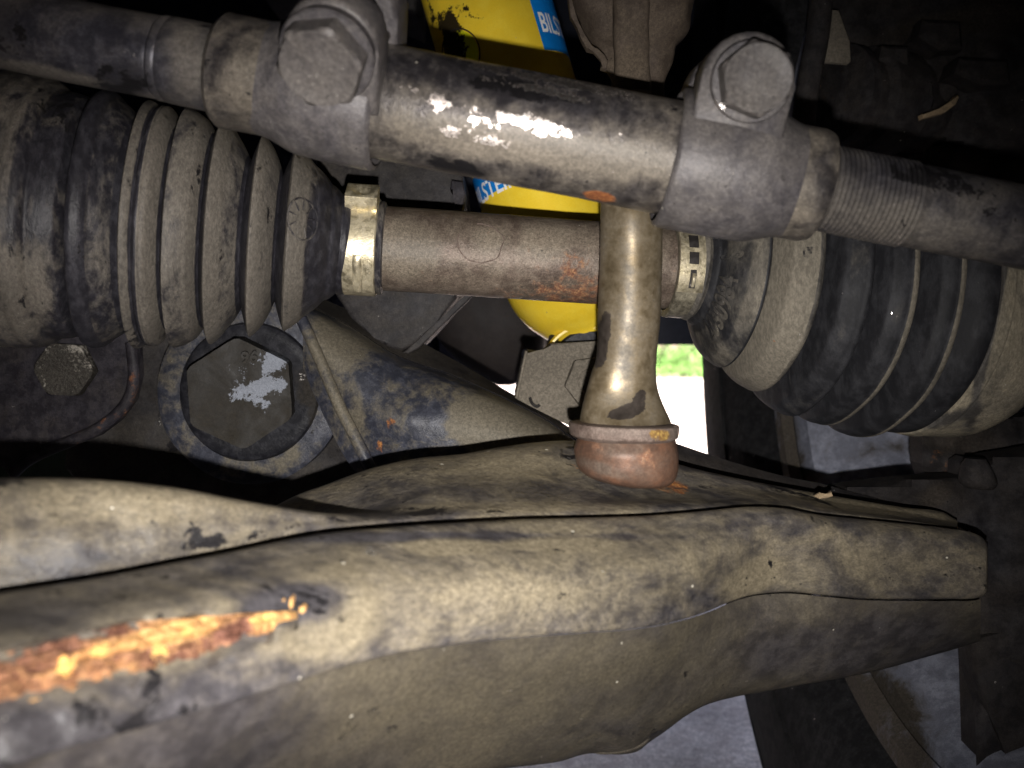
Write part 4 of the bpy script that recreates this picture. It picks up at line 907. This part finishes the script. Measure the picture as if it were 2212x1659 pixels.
low_st = [('mud', 100, 1620, 420, 90, -18, -.13), ('dark', 150, 1600, 300, 40, -18, .22), ('dark', 640, 1310, 76, 34, -10, .13), ('mud', 640, 1310, 110, 44, -10, -.22), ('dark', 430, 1310, 190, 16, -14, .16), ('rust', 330, 1400, 360, 70, -14, .14), ('dark', 330, 1490, 260, 14, -16, .10), ('mud', 1150, 1230, 420, 90, -4, .10), ('dark', 560, 1330, 150, 22, -14, .12), ('dark', 120, 1370, 200, 40, -14, .16), ('dark', 300, 1460, 250, 20, -17, .14), ('mud', 900, 1160, 500, 10, 0, -.18), ('dark', 1090, 1190, 170, 7, 0, .2), ('dark', 700, 1155, 160, 12, -6, .2), ('bare', 800, 1190, 20, 12, 0, .28), ('mud', 960, 1180, 90, 18, 0, .25),  # first two stains paint the dim lower left corner darker
          ('mud', 1200, 1175, 120, 14, 0, .2), ('dark', 1660, 1230, 50, 20, -40, .16), ('mud', 1620, 1250, 70, 30, -30, .2), ('mud', 1900, 1230, 220, 50, 0, .05), ('dark', 60, 1580, 300, 60, -20, .12), ('dark', 420, 1555, 120, 30, -18, .14), ('bare', 735, 1300, 8, 8, 0, .2), ('mud', 700, 1360, 120, 60, -20, .15)]
v1, f1 = rowsurf([L0, L1, L1b, L2, L3, L3b], [[(x, d + .005) for x, d in dU4], dL1, dL1b, dL2, dL3, dL3b], -150, 2165, 330, 10, bulge=1, noi=.0007)
v0 = [p.copy() for p in v1]; v1 = groove_pull(v1)
# round off the right end of the flange
v1 = [p + Vector((0, .030 * smooth01((proj(p)[0] - 2130) / 36.) ** 1.5, 0)) if proj(p)[0] > 2130 else p for p in v1]
make('lower_shell', v1, f1, M['arm'], la, stains=low_st, sharp=60)
low2 = [('mud', 1000, 1520, 300, 120, -10, .12), ('dark', 700, 1600, 260, 60, -16, .14), ('dark', 1450, 1480, 40, 60, 20, .18), ('mud', 1850, 1400, 260, 60, -6, -.18), ('dark', 1380, 1590, 80, 16, -10, .25), ('mud', 1350, 1430, 120, 60, 0, .05)]
v2, f2 = rowsurf([[(x, y + 5) for x, y in L3b], L4, L5, L6], [[(x, d + .0012) for x, d in dL3b], dL4, dL5, dL6], -150, 2118, 300, 14, bulge=1, noi=.0007)
make('side_wall', v2, f2, M['armshade'], la, stains=low2 + [('mud', 350, 1640, 420, 110, -16, -.2)], sharp=60)  # added stain paints the dim lower left of the wall
# rust lying in the recess
def depth_at(x, y):
    """distance of the lower shell (before the recess was pressed in) at a photo point"""
    c = int(round((x + 150) / 2315. * 330)); c = max(0, min(330, c)); best = None
    for r in range(len(v0) // 331):
        q = proj(v0[r * 331 + c]); e = abs(q[1] - y)
        if r > 12 and (best is None or e < best[0]): best = (e, v0[r * 331 + c].y)
    return best[1]
gv_, gf_ = [], []
for r in range(31):
    for c in range(151):
        x = -150 + 800 * c / 150.
        yc = 1486 - x * .243 - 5 * math.sin(x / 110.)
        hw = 60 * max(0.0, min(1.0, (655 - x) / 420.)) ** .6 + 1
        y = yc + hw * (r - 15) / 15. * 1.25
        q = abs(r - 15) / 15.
        n_ = mnoise.noise(Vector((x / 34., y / 26., 0))) + .6 * mnoise.noise(Vector((x / 13., y / 11., 4)))
        d = depth_at(x, y) + .0022 + .0012 * q - .0013 * n_
        gv_.append(P(x, y, d))
make('rusty_recess', gv_, grid_faces(31, 151), M['groove'], la, stains=[('bare', 145, 1438, 26, 28, 0, .50), ('bare', 218, 1404, 28, 17, -30, .48), ('bare', 345, 1412, 20, 36, -8, .5), ('bare', 378, 1438, 14, 12, 0, .55), ('bare', 415, 1372, 50, 20, -14, .36), ('bare', 580, 1332, 40, 16, -14, .34), ('mud', 400, 1360, 130, 22, -14, .28), ('mud', 600, 1335, 50, 24, -10, .3), ('mud', 60, 1530, 140, 20, -16, .2), ('mud', 250, 1395, 90, 16, -14, .16), ('mud', 500, 1350, 40, 30, -10, -.15)])
for (x, y, rx, ry) in ((628, 1304, 4, 13), (652, 1318, 7, 8), (612, 1298, 3, 4)):
    d = depth_at(x, y) + .0002
    make('rust_flake', *prism([(x + rx * math.cos(t), y + ry * math.sin(t)) for t in [2 * math.pi * k / 10 for k in range(10)]], d - .0006, .002, .0002), M['groove'], la, stains=[('mud', x, y, 30, 30, 0, .3)])
# rear shell of the arm, seen as a dark strip behind the link
make('rear_flange', *rowsurf([[(1462, 958), (1520, 978), (1600, 1003), (1700, 1030), (1780, 1046), (1815, 1056), (2068, 1120)], [(1462, 1010), (1600, 1042), (1780, 1082), (2068, 1130)], [(1462, 1040), (2068, 1150)]], [[(1462, .310), (2068, .312)], [(1462, .303), (2068, .303)], [(1462, .32), (2068, .32)]], 1440, 2050, 60, 8, bulge=1, noi=.0004), M['knuckle'], la, stains=[('mud', 1600, 1020, 160, 16, 12, .1)])
for (x, y, d, r, lab_) in ((1770, 1070, .272, .0022, 'dry leaf scrap'),):
    pass
db = make('leaf_scrap', *prism([(1758, 1072), (1772, 1064), (1786, 1068), (1796, 1062), (1800, 1072), (1784, 1076), (1770, 1078)], .268, .001, .0002), M['chip'])
tag(db, 'tiny dry leaf scrap lying on the far edge of the lower arm', 'leaf')
# drain lip under the arm
make('drain_lip', *stack([(1585, 1282, 1404, .236, .35, 1, -.16), (1608, 1276, 1402, .236, .35, 1, -.16), (1618, 1282, 1386, .236, .35, 1, -.14), (1624, 1300, 1360, .236, .35, 1, -.08)], 32, 4), M['armshade'], la)
